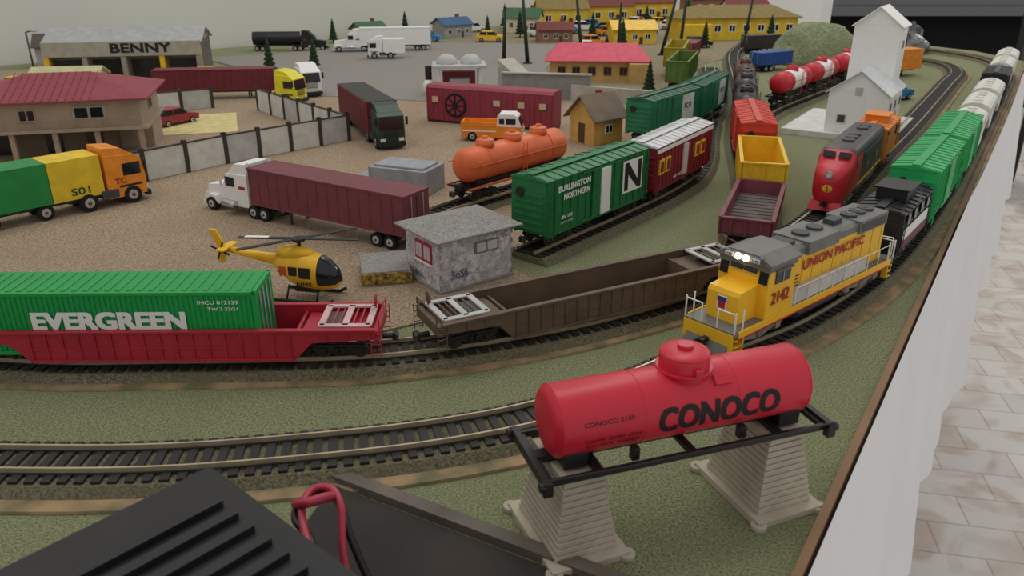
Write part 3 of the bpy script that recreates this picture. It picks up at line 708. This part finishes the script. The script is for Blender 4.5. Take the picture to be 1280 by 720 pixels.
hd=math.radians(48); b.finish('orange_container_truck',-35.2,66.9,.12,hd,bevel=.06)
b=B(); trailer(b,MAR,8.5,17); b.finish('maroon_semi_trailer',-43.5,120,.12,math.radians(8),bevel=.04)
b=B(); tractor_coe(b,M('taxi_yellow',(236,226,44),.45),0,sc=1.1); b.finish('yellow_truck_cab',-32.5,115.5,.12,math.radians(-20),bevel=.06)
b=B(); tractor_coe(b,WHT,0,sc=1.1); b.finish('white_truck_cab',-31,123,.12,math.radians(-60),bevel=.06)
b=B(); tractor_conv(b,WHT,0,1.1); trailer(b,WHT,-1.5,15,H=4.8); b.finish('white_semi_truck',-34,178,.2,math.radians(190),bevel=.05)
b=B(); tractor_coe(b,WHT,0); b.bb(-4.5,-.3,-1.4,1.4,1.1,3.8,WHT); b.finish('white_box_truck',-26,166,.2,math.radians(185),bevel=.05)
b=B(); tractor_conv(b,BLK,5,1.0); b.cyl((-7,0,2.6),(3.5,0,2.6),1.4,BLK,seg=20)
for y in(-1,1):
    for xx in(-5,-6.2): wheel(b,xx,y*1.1,.55)
b.box((-1.5,0,1.1),(10,1,.3),DG); b.finish('black_tanker_truck',-49,181,.0,math.radians(5),bevel=.03)
def car(name,x,y,a,m,sc=1.0,z=.12,top=None):
    b=B(); b.M=Matrix.Scale(sc,4)
    b.prof([(-2.4,.4),(2.4,.4),(2.45,.95),(1.3,1.15),(-2.3,1.2),(-2.45,.8)],-.95,.95,m)
    b.prof([(-2.0,1.15),(1.2,1.15),(.5,1.75),(-1.6,1.75)],-.82,.82,GLASS)
    b.bb(-1.55,.45,-.83,.83,1.7,1.82,top or m)
    b.box((-.6,0,1.45),(.12,1.7,.6),m)
    for y_ in(-1,1):
        for xx in(-1.5,1.5): wheel(b,xx,y_*.85,.38,CHR,.25)
        b.box((2.42,y_*.65,.8),(.06,.3,.2),HLW)
    b.M=Matrix.Identity(4); b.finish(name,x,y,z,a,bevel=.05)
car('maroon_car',-42.3,100.5,math.radians(60),M('car_maroon',(156,48,64),.4),1.2)
car('blue_car',55.8,119,math.radians(35),M('car_blue',(44,136,204),.35),1.4,0)
# pickup
b=B(); VO=M('pickup_orange',(244,146,40),.4)
b.prof([(-3.5,.5),(3.3,.5),(3.5,1.1),(3.4,1.75),(.8,1.8),(.8,1.75),(-3.5,1.75)],-1.25,1.25,VO)
b.prof([(.7,1.75),(3.42,1.75),(3.0,2.9),(2.6,3.15),(.9,3.15),(.7,2.9)],-1.2,1.2,WHT)
b.quad([(3.45,-1,1.85),(3.45,1,1.85),(3.08,.95,2.75),(3.08,-.95,2.75)],GLASS)
for y in(-1,1):
    b.box((2.25,y*1.21,2.35),(1.1,.05,.65),GLASS); b.box((1.2,y*1.21,2.35),(.6,.05,.6),GLASS)
    b.bb(-3.5,.6,y*1.1,y*1.28,1.7,2.2,VO); b.box((-1.4,y*1.28,1.2),(3.9,.05,.12),WHT)
    for xx in(-2.2,2.2): wheel(b,xx,y*1.1,.55,CHR,.35)
    b.cyl((3.45,y*.85,1.3),(3.55,y*.85,1.3),.25,HLW,seg=12)
b.bb(-3.55,-3.35,-1.2,1.2,1.7,2.2,VO); b.box((3.5,0,.6),(.25,2.5,.25),WHT)
b.finish('orange_pickup_van',-2.2,92.0,.12,math.radians(-8),bevel=.08)

# ---------- helicopter ----------
b=B(); HY=M('heli_yellow',(248,194,36),.4)
def er(x,ry,rz,zc,N=24): return [(x,ry*math.cos(2*math.pi*i/N),zc+rz*math.sin(2*math.pi*i/N)) for i in range(N)]
b.loft([er(-2.2,.25,.25,2.3),er(-1.6,.55,.6,2.15),er(-.9,.85,1.0,1.95),er(0,1.0,1.2,1.85),er(.7,1.02,1.2,1.8),er(1.1,1.0,1.14,1.75),er(1.6,.85,.95,1.65),er(2.1,.55,.62,1.5),er(2.35,.15,.2,1.42)],lambda c: HY if c.x<.9 or c.z<1.25 else GLASS)
b.ell((-.6,0,2.95),(1.3,.6,.5),HY)
b.cyl((-1.6,0,2.35),(-5.7,0,2.9),.38,HY,.16)
b.prof([(-5.3,2.8),(-5.8,2.8),(-6.4,4.1),(-5.9,4.1)],-.06,.06,HY); b.prof([(-5.2,2.9),(-5.8,2.9),(-6.0,1.9),(-5.6,1.9)],-.06,.06,HY)
b.box((-5.3,0,3.0),(.6,1.8,.08),HY)
for t in(.4,.4+math.pi/2): b.box((-5.6,-.3,2.8),(1.3,.04,.12),BLK,ry=t)
b.cyl((-.3,0,3.2),(-.3,0,4.0),.12,BLK); b.cyl((-.3,0,3.75),(-.3,0,3.95),.4,BLK,seg=14)
for t in(.78,.15,.78+math.pi,.15+math.pi):
    b.box((-.3+1.95*math.cos(t),1.95*math.sin(t),3.9),(3.7,.36,.05),BLK,rz=t)
b.box((-.3-2.6*math.cos(.15),-2.6*math.sin(.15),3.96),(1.5,.3,.05),WHT,rz=.15)
for y in(-1,1):
    b.tube([(-1.9,y*1.05,.12),(1.7,y*1.05,.12),(2.1,y*1.05,.35)],.1,BLK,8)
    for xx in(-1.0,1.0): b.tube([(xx,y*.5,.95),(xx,y*1.05,.12)],.07,BLK,6)
    b.box((.35,y*.99,2.0),(.75,.08,.7),GLASS); b.box((-.45,y*.94,2.05),(.55,.1,.55),GLASS)
b.text('NHS',1.0,.26,(.3,-1.0,1.3),(1,0,0),(0,0,1),BLKI,.05)
b.cyl((-1.2,-.75,1.95),(-1.2,-.84,1.95),.26,M('gear_orange',(210,90,34),.5),seg=10)
for i in range(6): b.box((-1.2+.28*math.cos(i*1.047),-.8,1.95+.28*math.sin(i*1.047)),(.14,.06,.14),M('gear_orange'),ry=-i*1.047)
b.box((.2,0,.75),(1.6,1.2,.3),BLK)
b.finish('yellow_helicopter',-12.9,46.6,.12,math.radians(-12))

# ---------- buildings ----------
def win(b,x,y,z,w,h,f,fr=WHT,gl=GLASS,mul=True):
    if f in('-y','+y'):
        s=-1 if f=='-y' else 1
        b.box((x,y+s*.03,z),(w,.14,h),fr); nx=2 if mul else 1
        for i in range(nx): b.box((x+(i-(nx-1)/2)*(w*.46),y+s*.06,z),((w*.38 if mul else w*.8),.14,h*.78),gl)
    else:
        s=-1 if f=='-x' else 1
        b.box((x+s*.03,y,z),(.14,w,h),fr); nx=2 if mul else 1
        for i in range(nx): b.box((x+s*.06,y+(i-(nx-1)/2)*(w*.46),z),(.14,(w*.38 if mul else w*.8),h*.78),gl)
def gable(b,L,W,H,p,wall,roof,ov=.6,t=.2,c=(0,0),z0=0):
    o=b.M.copy(); b.M=b.M@Matrix.Translation((c[0],c[1],0))
    b.bb(-L/2,L/2,-W/2,W/2,z0,H,wall); b.prof([(-W/2,H),(W/2,H),(0,H+p)],-L/2,L/2,wall,'x')
    e=H-ov*p/(W/2)
    b.prof([(-W/2-ov,e),(0,H+p),(W/2+ov,e),(W/2+ov,e+t),(0,H+p+t),(-W/2-ov,e+t)],-L/2-ov,L/2+ov,roof,'x'); b.M=o
def hip(b,L,W,H,p,ov,roof,t=.2,rd=None):
    a=L/2+ov;c=W/2+ov; r=max(.01,a-c) if rd is None else rd
    vs=[(-a,-c,H),(a,-c,H),(a,c,H),(-a,c,H),(-a,-c,H+t),(a,-c,H+t),(a,c,H+t),(-a,c,H+t),(-r,0,H+p+t),(r,0,H+p+t)]
    b.add(vs,[(3,2,1,0),(0,1,5,4),(1,2,6,5),(2,3,7,6),(3,0,4,7),(4,5,9,8),(5,6,9),(6,7,8,9),(7,4,8)],roof)
hr=math.radians(37); b=B(); L,W,H=5.6,4.3,3.55
b.bb(-L/2,L/2,-W/2,W/2,0,H,STONE)
hip(b,L,W,H,.7,.55,SHING,.12)
PK=M('window_pink',(186,36,62),.5)
b.box((-L/2-.03,-.15,2.35),(.12,2.0,1.3),PK)
for yy in(-.65,.35): b.box((-L/2-.07,yy,2.35),(.1,.72,.95),M('win_pale',(206,200,206),.3)); b.box((-L/2-.1,yy,2.35),(.08,.06,.95),PK)
b.box((-L/2-.05,-.15,1.6),(.2,2.1,.12),WHT)
b.box((.7,-W/2-.03,2.55),(1.9,.12,.8),M('win_frame_grey',(120,118,124),.6)); b.box((.3,-W/2-.06,2.55),(.75,.12,.6),M('win_pale')); b.box((1.15,-W/2-.06,2.55),(.75,.12,.6),M('win_pale'))
b.text('3oS6',1.3,.6,(-1.4,-W/2-.02,1.1),(1,0,0),(0,0,1),M('graffiti_blue',(100,106,146),.7),.02)
b.text('MRA',1.3,.4,(-L/2-.02,.6,.6),(0,-1,0),(0,0,1),DG,0)
b.bb(-L/2-.15,L/2+.15,-W/2-.15,W/2+.15,0,.18,SHING)
for i in range(5): b.box((-L/2-.02+.0,-W/2+.02,.4+i*.7),(.12,.12,.35),SHING); b.box((L/2,-W/2,.4+i*.7),(.12,.12,.35),SHING)
ux=Vector((math.cos(hr),math.sin(hr)));uy=Vector((-ux.y,ux.x)); cc=Vector((-4.5,47.0))+ux*L/2+uy*W/2
b.finish('stone_guard_house',cc.x,cc.y,.12,hr,bevel=.04)
b=B(); b.bb(-1.6,1.6,-1.9,1.9,0,.95,SHING); b.bb(-1.65,1.65,-1.95,-1.88,.1,.85,M('graffiti_yellow',(196,168,60),.7,rgb2=(90,50,50),scale=260))
b.finish('concrete_loading_dock',-8.6,50.4,.12,math.radians(12),bevel=.04)
b=B(); CG=M('concrete_grey',(160,164,170),.8); b.bb(-2.9,2.9,-1.9,1.9,0,2.3,CG); b.bb(-4.4,-2.9,-1.6,1.6,0,1.3,CG); b.bb(-2.5,2.5,-1.5,1.5,2.3,2.5,CG); b.bb(-5.6,-4.4,-1.6,1.6,0,.6,CG)
b.finish('grey_concrete_bunker',-9.6,71.3,.12,math.radians(-22),bevel=.06)
TAN=M('tan_wall',(176,156,136),.8,scale=60,bump=.2); MR=M('roof_maroon_tile',(150,68,80),.7,scale=120)
b=B(); L,W=17,11
b.bb(-L/2,L/2,-W/2,W/2,3.3,6.1,TAN); b.bb(-L/2,L/2-3.5,-W/2+3,W/2,0,3.3,M('tan_dark',(120,104,90),.8)); b.bb(-L/2-.2,L/2+.6,-W/2-.6,W/2,3.05,3.4,TAN)
for xx in(-8,-4,0,4,8.2): b.bb(xx-.25,xx+.25,-W/2-.2,-W/2+.3,0,3.1,TAN)
b.bb(L/2-3.5,L/2,-W/2+5,W/2,0,3.3,TAN)
hip(b,L,W,6.1,2.0,1.0,MR,.2)
for i in range(26):
    xx=-L/2-.6+i*(L+1.2)/25
    if abs(xx)<4.2: b.box((xx,-3.25,7.35),(.1,6.6,.12),MR,rx=math.atan2(2.0,W/2+1))
for xx in(-6,-2.2): win(b,xx,-W/2,4.8,1.6,1.3,'-y',TAN,GLASS)
win(b,3.6,-W/2,4.9,3.2,1.3,'-y',M('tan_frame',(178,164,140),.7),GLASS); win(b,L/2,0,4.8,2,1.3,'+x',TAN,GLASS)
for xx in(-6,-1,3): b.box((xx,-W/2+2.95,1.5),(1.6,.1,2.4),GLASS)
for i in range(14): b.box((-L/2+i*1.3,-W/2-.55,3.9),(.08,.08,.9),TAN)
b.box((0,-W/2-.55,4.35),(L,.1,.1),TAN)
b.finish('maroon_roof_house',-48.2,87.0,.12,math.radians(14),bevel=.05)
b=B(); GW=M('shop_wall',(160,154,142),.8); b.bb(-12,12,-5,5,0,6.3,GW); gable(b,24,10,6.3,1.8,GW,M('roof_ltgrey',(176,178,180),.7),.5)
b.bb(-12.2,12.2,-6.4,-5,4.2,6.5,M('sign_band',(172,168,154),.7))
for xx in(-11.8,-6,0,6,11.8): b.bb(xx-.4,xx+.4,-6.3,-5,0,4.2,YEL if xx in(-11.8,6) else GW)
for xx in(-9,-3,3,9): b.box((xx,-5.05,2),(4.4,.1,3.2),GLASS)
b.text('BENNY',9.5,1.5,(3,-6.42,5.5),(1,0,0),(0,0,1),BLKI,.06)
b.finish('shop_building',-65,142,0,math.radians(10),bevel=.04)
b=B(); gable(b,9,6,2.8,1.2,CREAM,M('roof_cream',(200,196,150),.7),.5); win(b,-2,-3,1.5,1.6,1.2,'-y'); win(b,2,-3,1.5,1.6,1.2,'-y',RED)
b.finish('small_cream_house',-66.5,123,.12,math.radians(10),bevel=.04)
car('yellow_car',-50,136,.3,TY,1.3); car('yellow_car',-77,128,.3,TY,1.1)
b=B(); OC=M('ochre_wall',(212,166,90),.75); RB=M('roof_greybrown',(126,110,94),.8,scale=80)
gable(b,4.4,4.1,3.2,2.0,OC,RB,.55); win(b,0,-2.05,1.7,1.1,1,'-y',WHT); b.box((-2.22,0,1.2),(.1,1,2.2),M('door_brown',(90,60,40),.7)); win(b,2.2,0,1.7,1.1,1,'+x',WHT)
b.bb(.6,1.2,.4,1.0,4,5.6,M('brick',(150,80,60),.8)); b.finish('small_ochre_cottage',9.6,91.5,.12,math.radians(38),bevel=.04)
b=B(); PR=M('roof_pink',(220,88,110),.65); OC2=M('wall_ochre2',(204,166,102),.75)
b.bb(-8,8,-4,4,0,3.3,OC2); hip(b,16,8,3.3,2.4,.8,PR,.2,6.5)
for xx in(-6,-3.6,-1,1.6,4.2,6.6): win(b,xx,-4,1.8,1.3,1.4,'-y',M('frame_brown',(120,80,50),.7))
b.bb(5,8.4,-6,-4,0,3.2,OC2); b.finish('pink_roof_house',14.5,140,0,math.radians(-4),bevel=.04)
b=B(); YW=M('wall_yellow',(236,198,52),.6); OLV=M('roof_olive',(140,122,70),.8)
b.bb(-15,15,-5,5,0,5.0,YW); hip(b,30,10,5,2.6,.8,OLV,.25)
for i in range(8): win(b,-13+i*3.7,-5,2.8,1.8,1.8,'-y',WHT)
b.bb(-15.5,-8,-8,-5,0,4,YW); b.finish('yellow_long_building',54,207,0,math.radians(10),bevel=.05)
b=B(); WB=M('barn_white',(242,242,240),.6,var=.02); br=math.radians(57)
b.bb(-7.5,8,-4.2,8.2,0,.7,M('slab_white',(222,224,222),.7))
b.M=Matrix.Translation((-1.5,.3,.7))
gable(b,9.5,6.5,4.6,2.4,WB,M('barn_roof',(218,220,222),.6),.35,.15)
for xx in(-3,0,3): win(b,xx,-3.25,3.0,.9,1.1,'-y',LG,DG,False)
win(b,-4.75,-1.5,1.6,1,1,'-x',LG,DG,False); win(b,-4.75,1.5,1.6,1,1,'-x',LG,DG,False); b.box((-4.78,0,4.8),(.1,.8,.9),LG)
b.box((1.2,-3.3,1.1),(1.4,.1,2.1),LG)
gable(b,4.8,5.2,11.5,2.0,WB,WB,.3,.15,(4.0,.2)); win(b,4.0,-2.42,9.3,.8,1,'-y',LG,DG,False)
b.M=Matrix.Identity(4)
b.finish('white_barn_with_tower',43.2,97.7,0,br,bevel=.04)
FW=M('fence_white',(216,216,210),.8); FP=M('fence_post',(64,58,54),.8)
def fence(name,pts,h=2.9):
    b=B()
    for (x0,y0),(x1,y1) in zip(pts[:-1],pts[1:]):
        L=math.hypot(x1-x0,y1-y0); n=max(1,round(L/4.2)); a=math.atan2(y1-y0,x1-x0)
        for i in range(n):
            t=(i+.5)/n; b.box((x0+(x1-x0)*t,y0+(y1-y0)*t,h/2),(L/n-.4,.22,h-.1),FW if i%3 else LG,rz=a)
            b.box((x0+(x1-x0)*t,y0+(y1-y0)*t,h),(L/n,.3,.12),FP,rz=a)
        for i in range(n+1):
            t=i/n; b.box((x0+(x1-x0)*t,y0+(y1-y0)*t,h/2+.15),(.42,.42,h+.3),FP,rz=a)
    b.finish(name,0,0,.12,0)
fence('boundary_wall_fence',[(-37.5,70.5),(-29.3,80.8),(-18.8,91.5),(-34.5,110)])
fence('boundary_wall_fence',[(-41.5,112),(-52,106),(-58,100)],2.6)
b=B(); CM=M('coach_red',(154,58,74),.55); L=17;H=4.3
b.bb(-L/2,L/2,-1.5,1.5,.3,H,CM); b.prof([(-1.6,H),(1.6,H),(1.2,H+.35),(-1.2,H+.35)],-L/2,L/2,CM,'x')
for i in range(24): b.box((-L/2+.2+i*(L-.4)/23,-1.52,2.2),(.08,.08,3.6),CM)
b.cyl((-4.4,-1.5,2.3),(-4.4,-1.62,2.3),1.5,BLK,seg=28); b.cyl((-4.4,-1.6,2.3),(-4.4,-1.66,2.3),1.2,CM,seg=28)
for i in range(4): b.box((-4.4,-1.68,2.3),(2.6,.05,.2),BLK,ry=i*math.pi/4)
b.cyl((-4.4,-1.6,2.3),(-4.4,-1.75,2.3),.4,BLK,seg=14)
for xx in(-7.2,1.2,4.4,7.2): win(b,xx,-1.5,2.9,1.1,.9,'-y',CM,M('coach_win',(214,196,160),.5),False)
b.bb(-L/2,L/2,-1.3,1.3,0,.3,DG); b.finish('maroon_railway_coach_body',-2.4,100.8,.12,math.radians(-22),bevel=.05)
b=B()
for xx in(-3,3):
    for yy in(-2,2): b.cyl((xx,yy,0),(xx,yy,4),.2,WHT,seg=8)
b.bb(-4,4,-3,3,4,4.4,LG); b.ell((-1.8,0,4.4),(1.6,1.6,1.4),LG,zmin=0); b.ell((1.8,0,4.4),(1.6,1.6,1.4),LG,zmin=0); b.bb(-1.5,1.5,-1,1,0,2.2,LG)
b.ell((-4.6,-1,1.2),(.9,.9,1.2),WHT); b.cyl((-4.6,-1,2.2),(-4.6,-1,4.2),.5,BLK); b.bb(-2.5,2.5,1,3,0,3,M('dusty_red',(150,60,60),.7))
b.finish('white_water_station',-8,124,.2,math.radians(5),bevel=.04)
CW=M('concrete_pale',(190,184,174),.85)
b=B(); b.prof([(-7,0),(7,0),(7,1.6),(-7,2.4)],-.3,.3,CW); b.finish('concrete_ramp_wall',15.5,117,0,math.radians(-6))
b=B(); b.box((0,0,1.9),(13,.5,3.8),M('concrete_mid',(146,146,144),.85)); b.box((0,-.1,3.8),(13.2,.8,.2),CW); b.finish('concrete_retaining_wall',5,119,0,math.radians(-10))
b=B(); b.prof([(0,0),(11,0),(0,4.4)],-1.5,1.5,CW); b.finish('concrete_ramp',-1,131,0.0,math.radians(-55))
PG=M('pine_green',(44,72,46),.9,bump=.5)
occ=[]
def pine(x,y,h,z=0):
    occ.append((x,y,3))
    b=B(); b.cyl((0,0,0),(0,0,h*.3),.2,M('trunk',(80,60,45),.8),seg=8)
    for i in range(6):
        t=i/6; b.cyl((0,0,h*(.15+.85*t)),(0,0,h*(.15+.85*t)+h*.26),h*.24*(1-t*.8),PG,.03,seg=11)
    b.finish('pine_tree',x,y,z)
for p_ in[(-43,146,5.5,0),(-36,150,5,.2),(-72,110,4,.1),(21,125,4.5),(24,181,6),(18,158,5),(36,225,6),(-2,232,6),(-26,204,6),(-6,206,5),(20,208,5.5),(44,190,5),(60,194,6),(2,208,6),(50,240,7),(-42,196,5)]: pine(*p_)
for x,y,h,l in[(-1.6,160,10,.03),(3,158,13,-.08),(14,165,12,-.12),(31,172,12,.2),(36,178,11,.05),(22,172,10,0.02),(52,187,10,.1)]:
    occ.append((x,y,3))
    b=B(); b.cyl((0,0,0),(l*h,0,h),.42,M('stake_green',(34,46,38),.7),.25,seg=10); b.cyl((l*h,0,h),(l*h*1.05,0,h+.6),.25,M('stake_green'),.02,seg=10); b.cyl((0,0,0),(0,0,.4),.9,M('stake_green'),seg=10); b.finish('dark_green_post',x,y,0)
b=B(); b.cyl((0,0,0),(0,0,7.5),.15,DG); b.tube([(0,0,7.5),(1.4,0,7.8)],.12,DG); b.ell((1.4,0,7.7),(.5,.3,.2),LG); b.cyl((0,0,0),(0,0,.4),.5,DG); b.finish('street_lamp',-82,141,0)
b=B(); b.ell((0,0,0),(9,7,7.5),granular('moss',(92,106,72),(164,170,134),(122,132,96),260,20),28,12,0,lambda v:Vector((v.x+.5*math.sin(v.y*1.1),v.y+.5*math.sin(v.x*1.3+v.z),v.z*(1+.08*math.sin(v.x*1.7+v.y)))))
b.finish('grassy_mound',59,161,0)
def house(name,x,y,a,L,W,H,p,w,r):
    b=B(); gable(b,L,W,H,p,w,r,.5)
    for i in range(3): win(b,(i-1)*L*.3,-W/2,H*.5,L*.13,H*.4,'-y')
    b.box((L*.15,-W/2-.05,H*.25),(L*.08,.1,H*.5),M('door_brown')); b.bb(L*.2,L*.2+.8,.5,1.3,H,H+p+.8,M('brick'))
    b.finish(name,x,y,0,a,bevel=.04)
RM=M('roof_dark',(96,84,80),.8); WG=M('wall_grey2',(170,168,164),.8); WBR=M('wall_br',(150,110,84),.8); RBR=M('roof_br',(120,60,56),.8); RGN=M('roof_green',(70,110,80),.8); RBL=M('roof_blue',(70,100,140),.8)
hs=[('grey_house',-15,210,.6,8,6,3.2,1.4,WG,RBL),('cream_house',3,222,-.2,9,6,4,2,CREAM,RGN),('brown_house',10,199,0.1,8,6,3,1.4,WBR,RBR),
('yellow_house',14,240,.1,14,8,5,2,YW,OLV),('yellow_house',42,262,.2,14,8,5.4,2.4,YW,RBR),('cream_house',66,240,.2,12,8,5,2.2,CREAM,RBR),
('yellow_house',28,196,.1,10,7,3.4,1.6,YW,YEL),('grey_house',-84,156,.3,9,6,4,1.8,WG,RM),
('brown_house',-35,204,.7,7,5,2.6,1.4,WBR,RGN),('yellow_house',28,252,.3,14,8,5,2,YW,RBR),('brown_house',62,272,.3,14,8,6,3,WBR,RBR)]
for h in hs: house(*h)
trl=[('orange_semi_trailer',67,143,25,8,4.6,OT),
('blue_semi_trailer',47,150,30,8,3.4,M('tr_blue',(30,80,160),.5)),('dark_blue_semi_trailer',73,158,60,9,5.0,M('tr_dkblue',(60,66,86),.5)),('white_semi_trailer',66,178,30,10,4.2,WHT),('red_semi_trailer',35,163,70,8,3.8,M('tr_dkred',(120,44,40),.5)),('dark_semi_trailer',53,176,20,9,3.8,M('tr_dk',(56,50,50),.5))]
for nm,x,y,a,l,h,m in trl:
    b=B(); trailer(b,m,l/2,l,H=h); b.finish(nm,x,y,0,math.radians(a))
cols=[('yellow',YEL),('white',WHT),('red',RED),('blue',M('car_blue')),('orange',OT),('black',BLK)]
occ+=[(h[1],h[2],9) for h in hs]+[(t[1],t[2],8) for t in trl]+[(54,207,18),(14.5,140,11),(59,161,10),(43,97,12),(27,128,8),(29,146,8)]
n0=len(occ)
for i in range(900):
    if len(occ)>n0+46: break
    y=random.uniform(146,268); x=random.uniform((y-156)/.9-85,min(.36*y,74))
    if y<195 and x<14: continue
    if any((Vector((x,y))-P_.at(P_.near(x,y))).length<5.5 for P_ in(A,Bt,C,E,F)): continue
    if any((x-a_)**2+(y-b_)**2<(r_+2.5)**2 for a_,b_,r_ in occ): continue
    nm,m=cols[[0,0,1,2,3,4,5,1][i%8]]; occ.append((x,y,4)); car(nm+'_car',x,y,random.uniform(-.6,.9),m,1.35,.1)
# plastic bag
b=B(); PB=M('plastic_bag_grey',(150,152,154),.22,rgb2=(60,62,66),scale=24,thr=(.42,.6))
b.ell((0,0,0),(8.5,4.6,6.4),PB,56,22,0,lambda v:Vector((v.x+.7*math.sin(v.y*1.4+v.z*1.9),v.y+.5*math.sin(v.x*1.3+v.z*1.7),max(0,v.z*(1+.2*math.sin(v.x*1.3)*math.cos(v.y*1.7))+.4*math.sin(v.x*2.9+v.y*2.3)*(v.z>0.3)))))
b.finish('crumpled_plastic_bag',79.5,176,0,.05)
b=B(); CHK=M('chair_black',(30,30,32),.5)
b.box((0,0,-45),(40,40,4),CHK); b.box((0,19,-15),(40,3,40),CHK)
for sx in(-1,1):
    for sy in(-1,1): b.cyl((sx*17,sy*17,-90),(sx*17,sy*17,-46),1.5,CHK)
    b.cyl((sx*18,19,-46),(sx*18,19,2),1.5,CHK)
b.finish('black_chair',258,378,0,.8)

# ---------- camera, light ----------
cam=bpy.data.cameras.new('camera'); co=bpy.data.objects.new('camera',cam); col.objects.link(co)
cam.sensor_width=36; cam.lens=28.125; cam.clip_start=.005; cam.clip_end=60
cam.dof.use_dof=True; cam.dof.focus_distance=.52; cam.dof.aperture_fstop=28
co.location=(0,0,(20.5+Z0)*U); co.rotation_euler=(math.radians(67),0,0); bpy.context.scene.camera=co
w=bpy.data.worlds.new('world'); bpy.context.scene.world=w; w.use_nodes=True
w.node_tree.nodes['Background'].inputs[0].default_value=(1,.985,.955,1); w.node_tree.nodes['Background'].inputs[1].default_value=.54
def area(name,loc,sz,e,rot=(0,0,0),sy=None):
    l=bpy.data.lights.new(name,'AREA'); l.energy=e; l.size=sz*U; l.color=(1,.97,.91)
    if sy: l.shape='RECTANGLE'; l.size_y=sy*U
    o=bpy.data.objects.new(name,l); col.objects.link(o); o.location=[q*U for q in (loc[0],loc[1],loc[2]+Z0)]; o.rotation_euler=rot
area('ceiling_lamp',(20,110,160),25,5.6,sy=120,rot=(0,0,-.6)); area('ceiling_lamp.001',(70,270,160),25,7,sy=120,rot=(0,0,-.6)); area('ceiling_lamp.002',(-90,60,160),40,3.5)
area('ceiling_lamp.003',(300,380,165),60,16,sy=120)
try:
    bpy.context.scene.view_settings.view_transform='Standard'
except Exception as e: print(e)
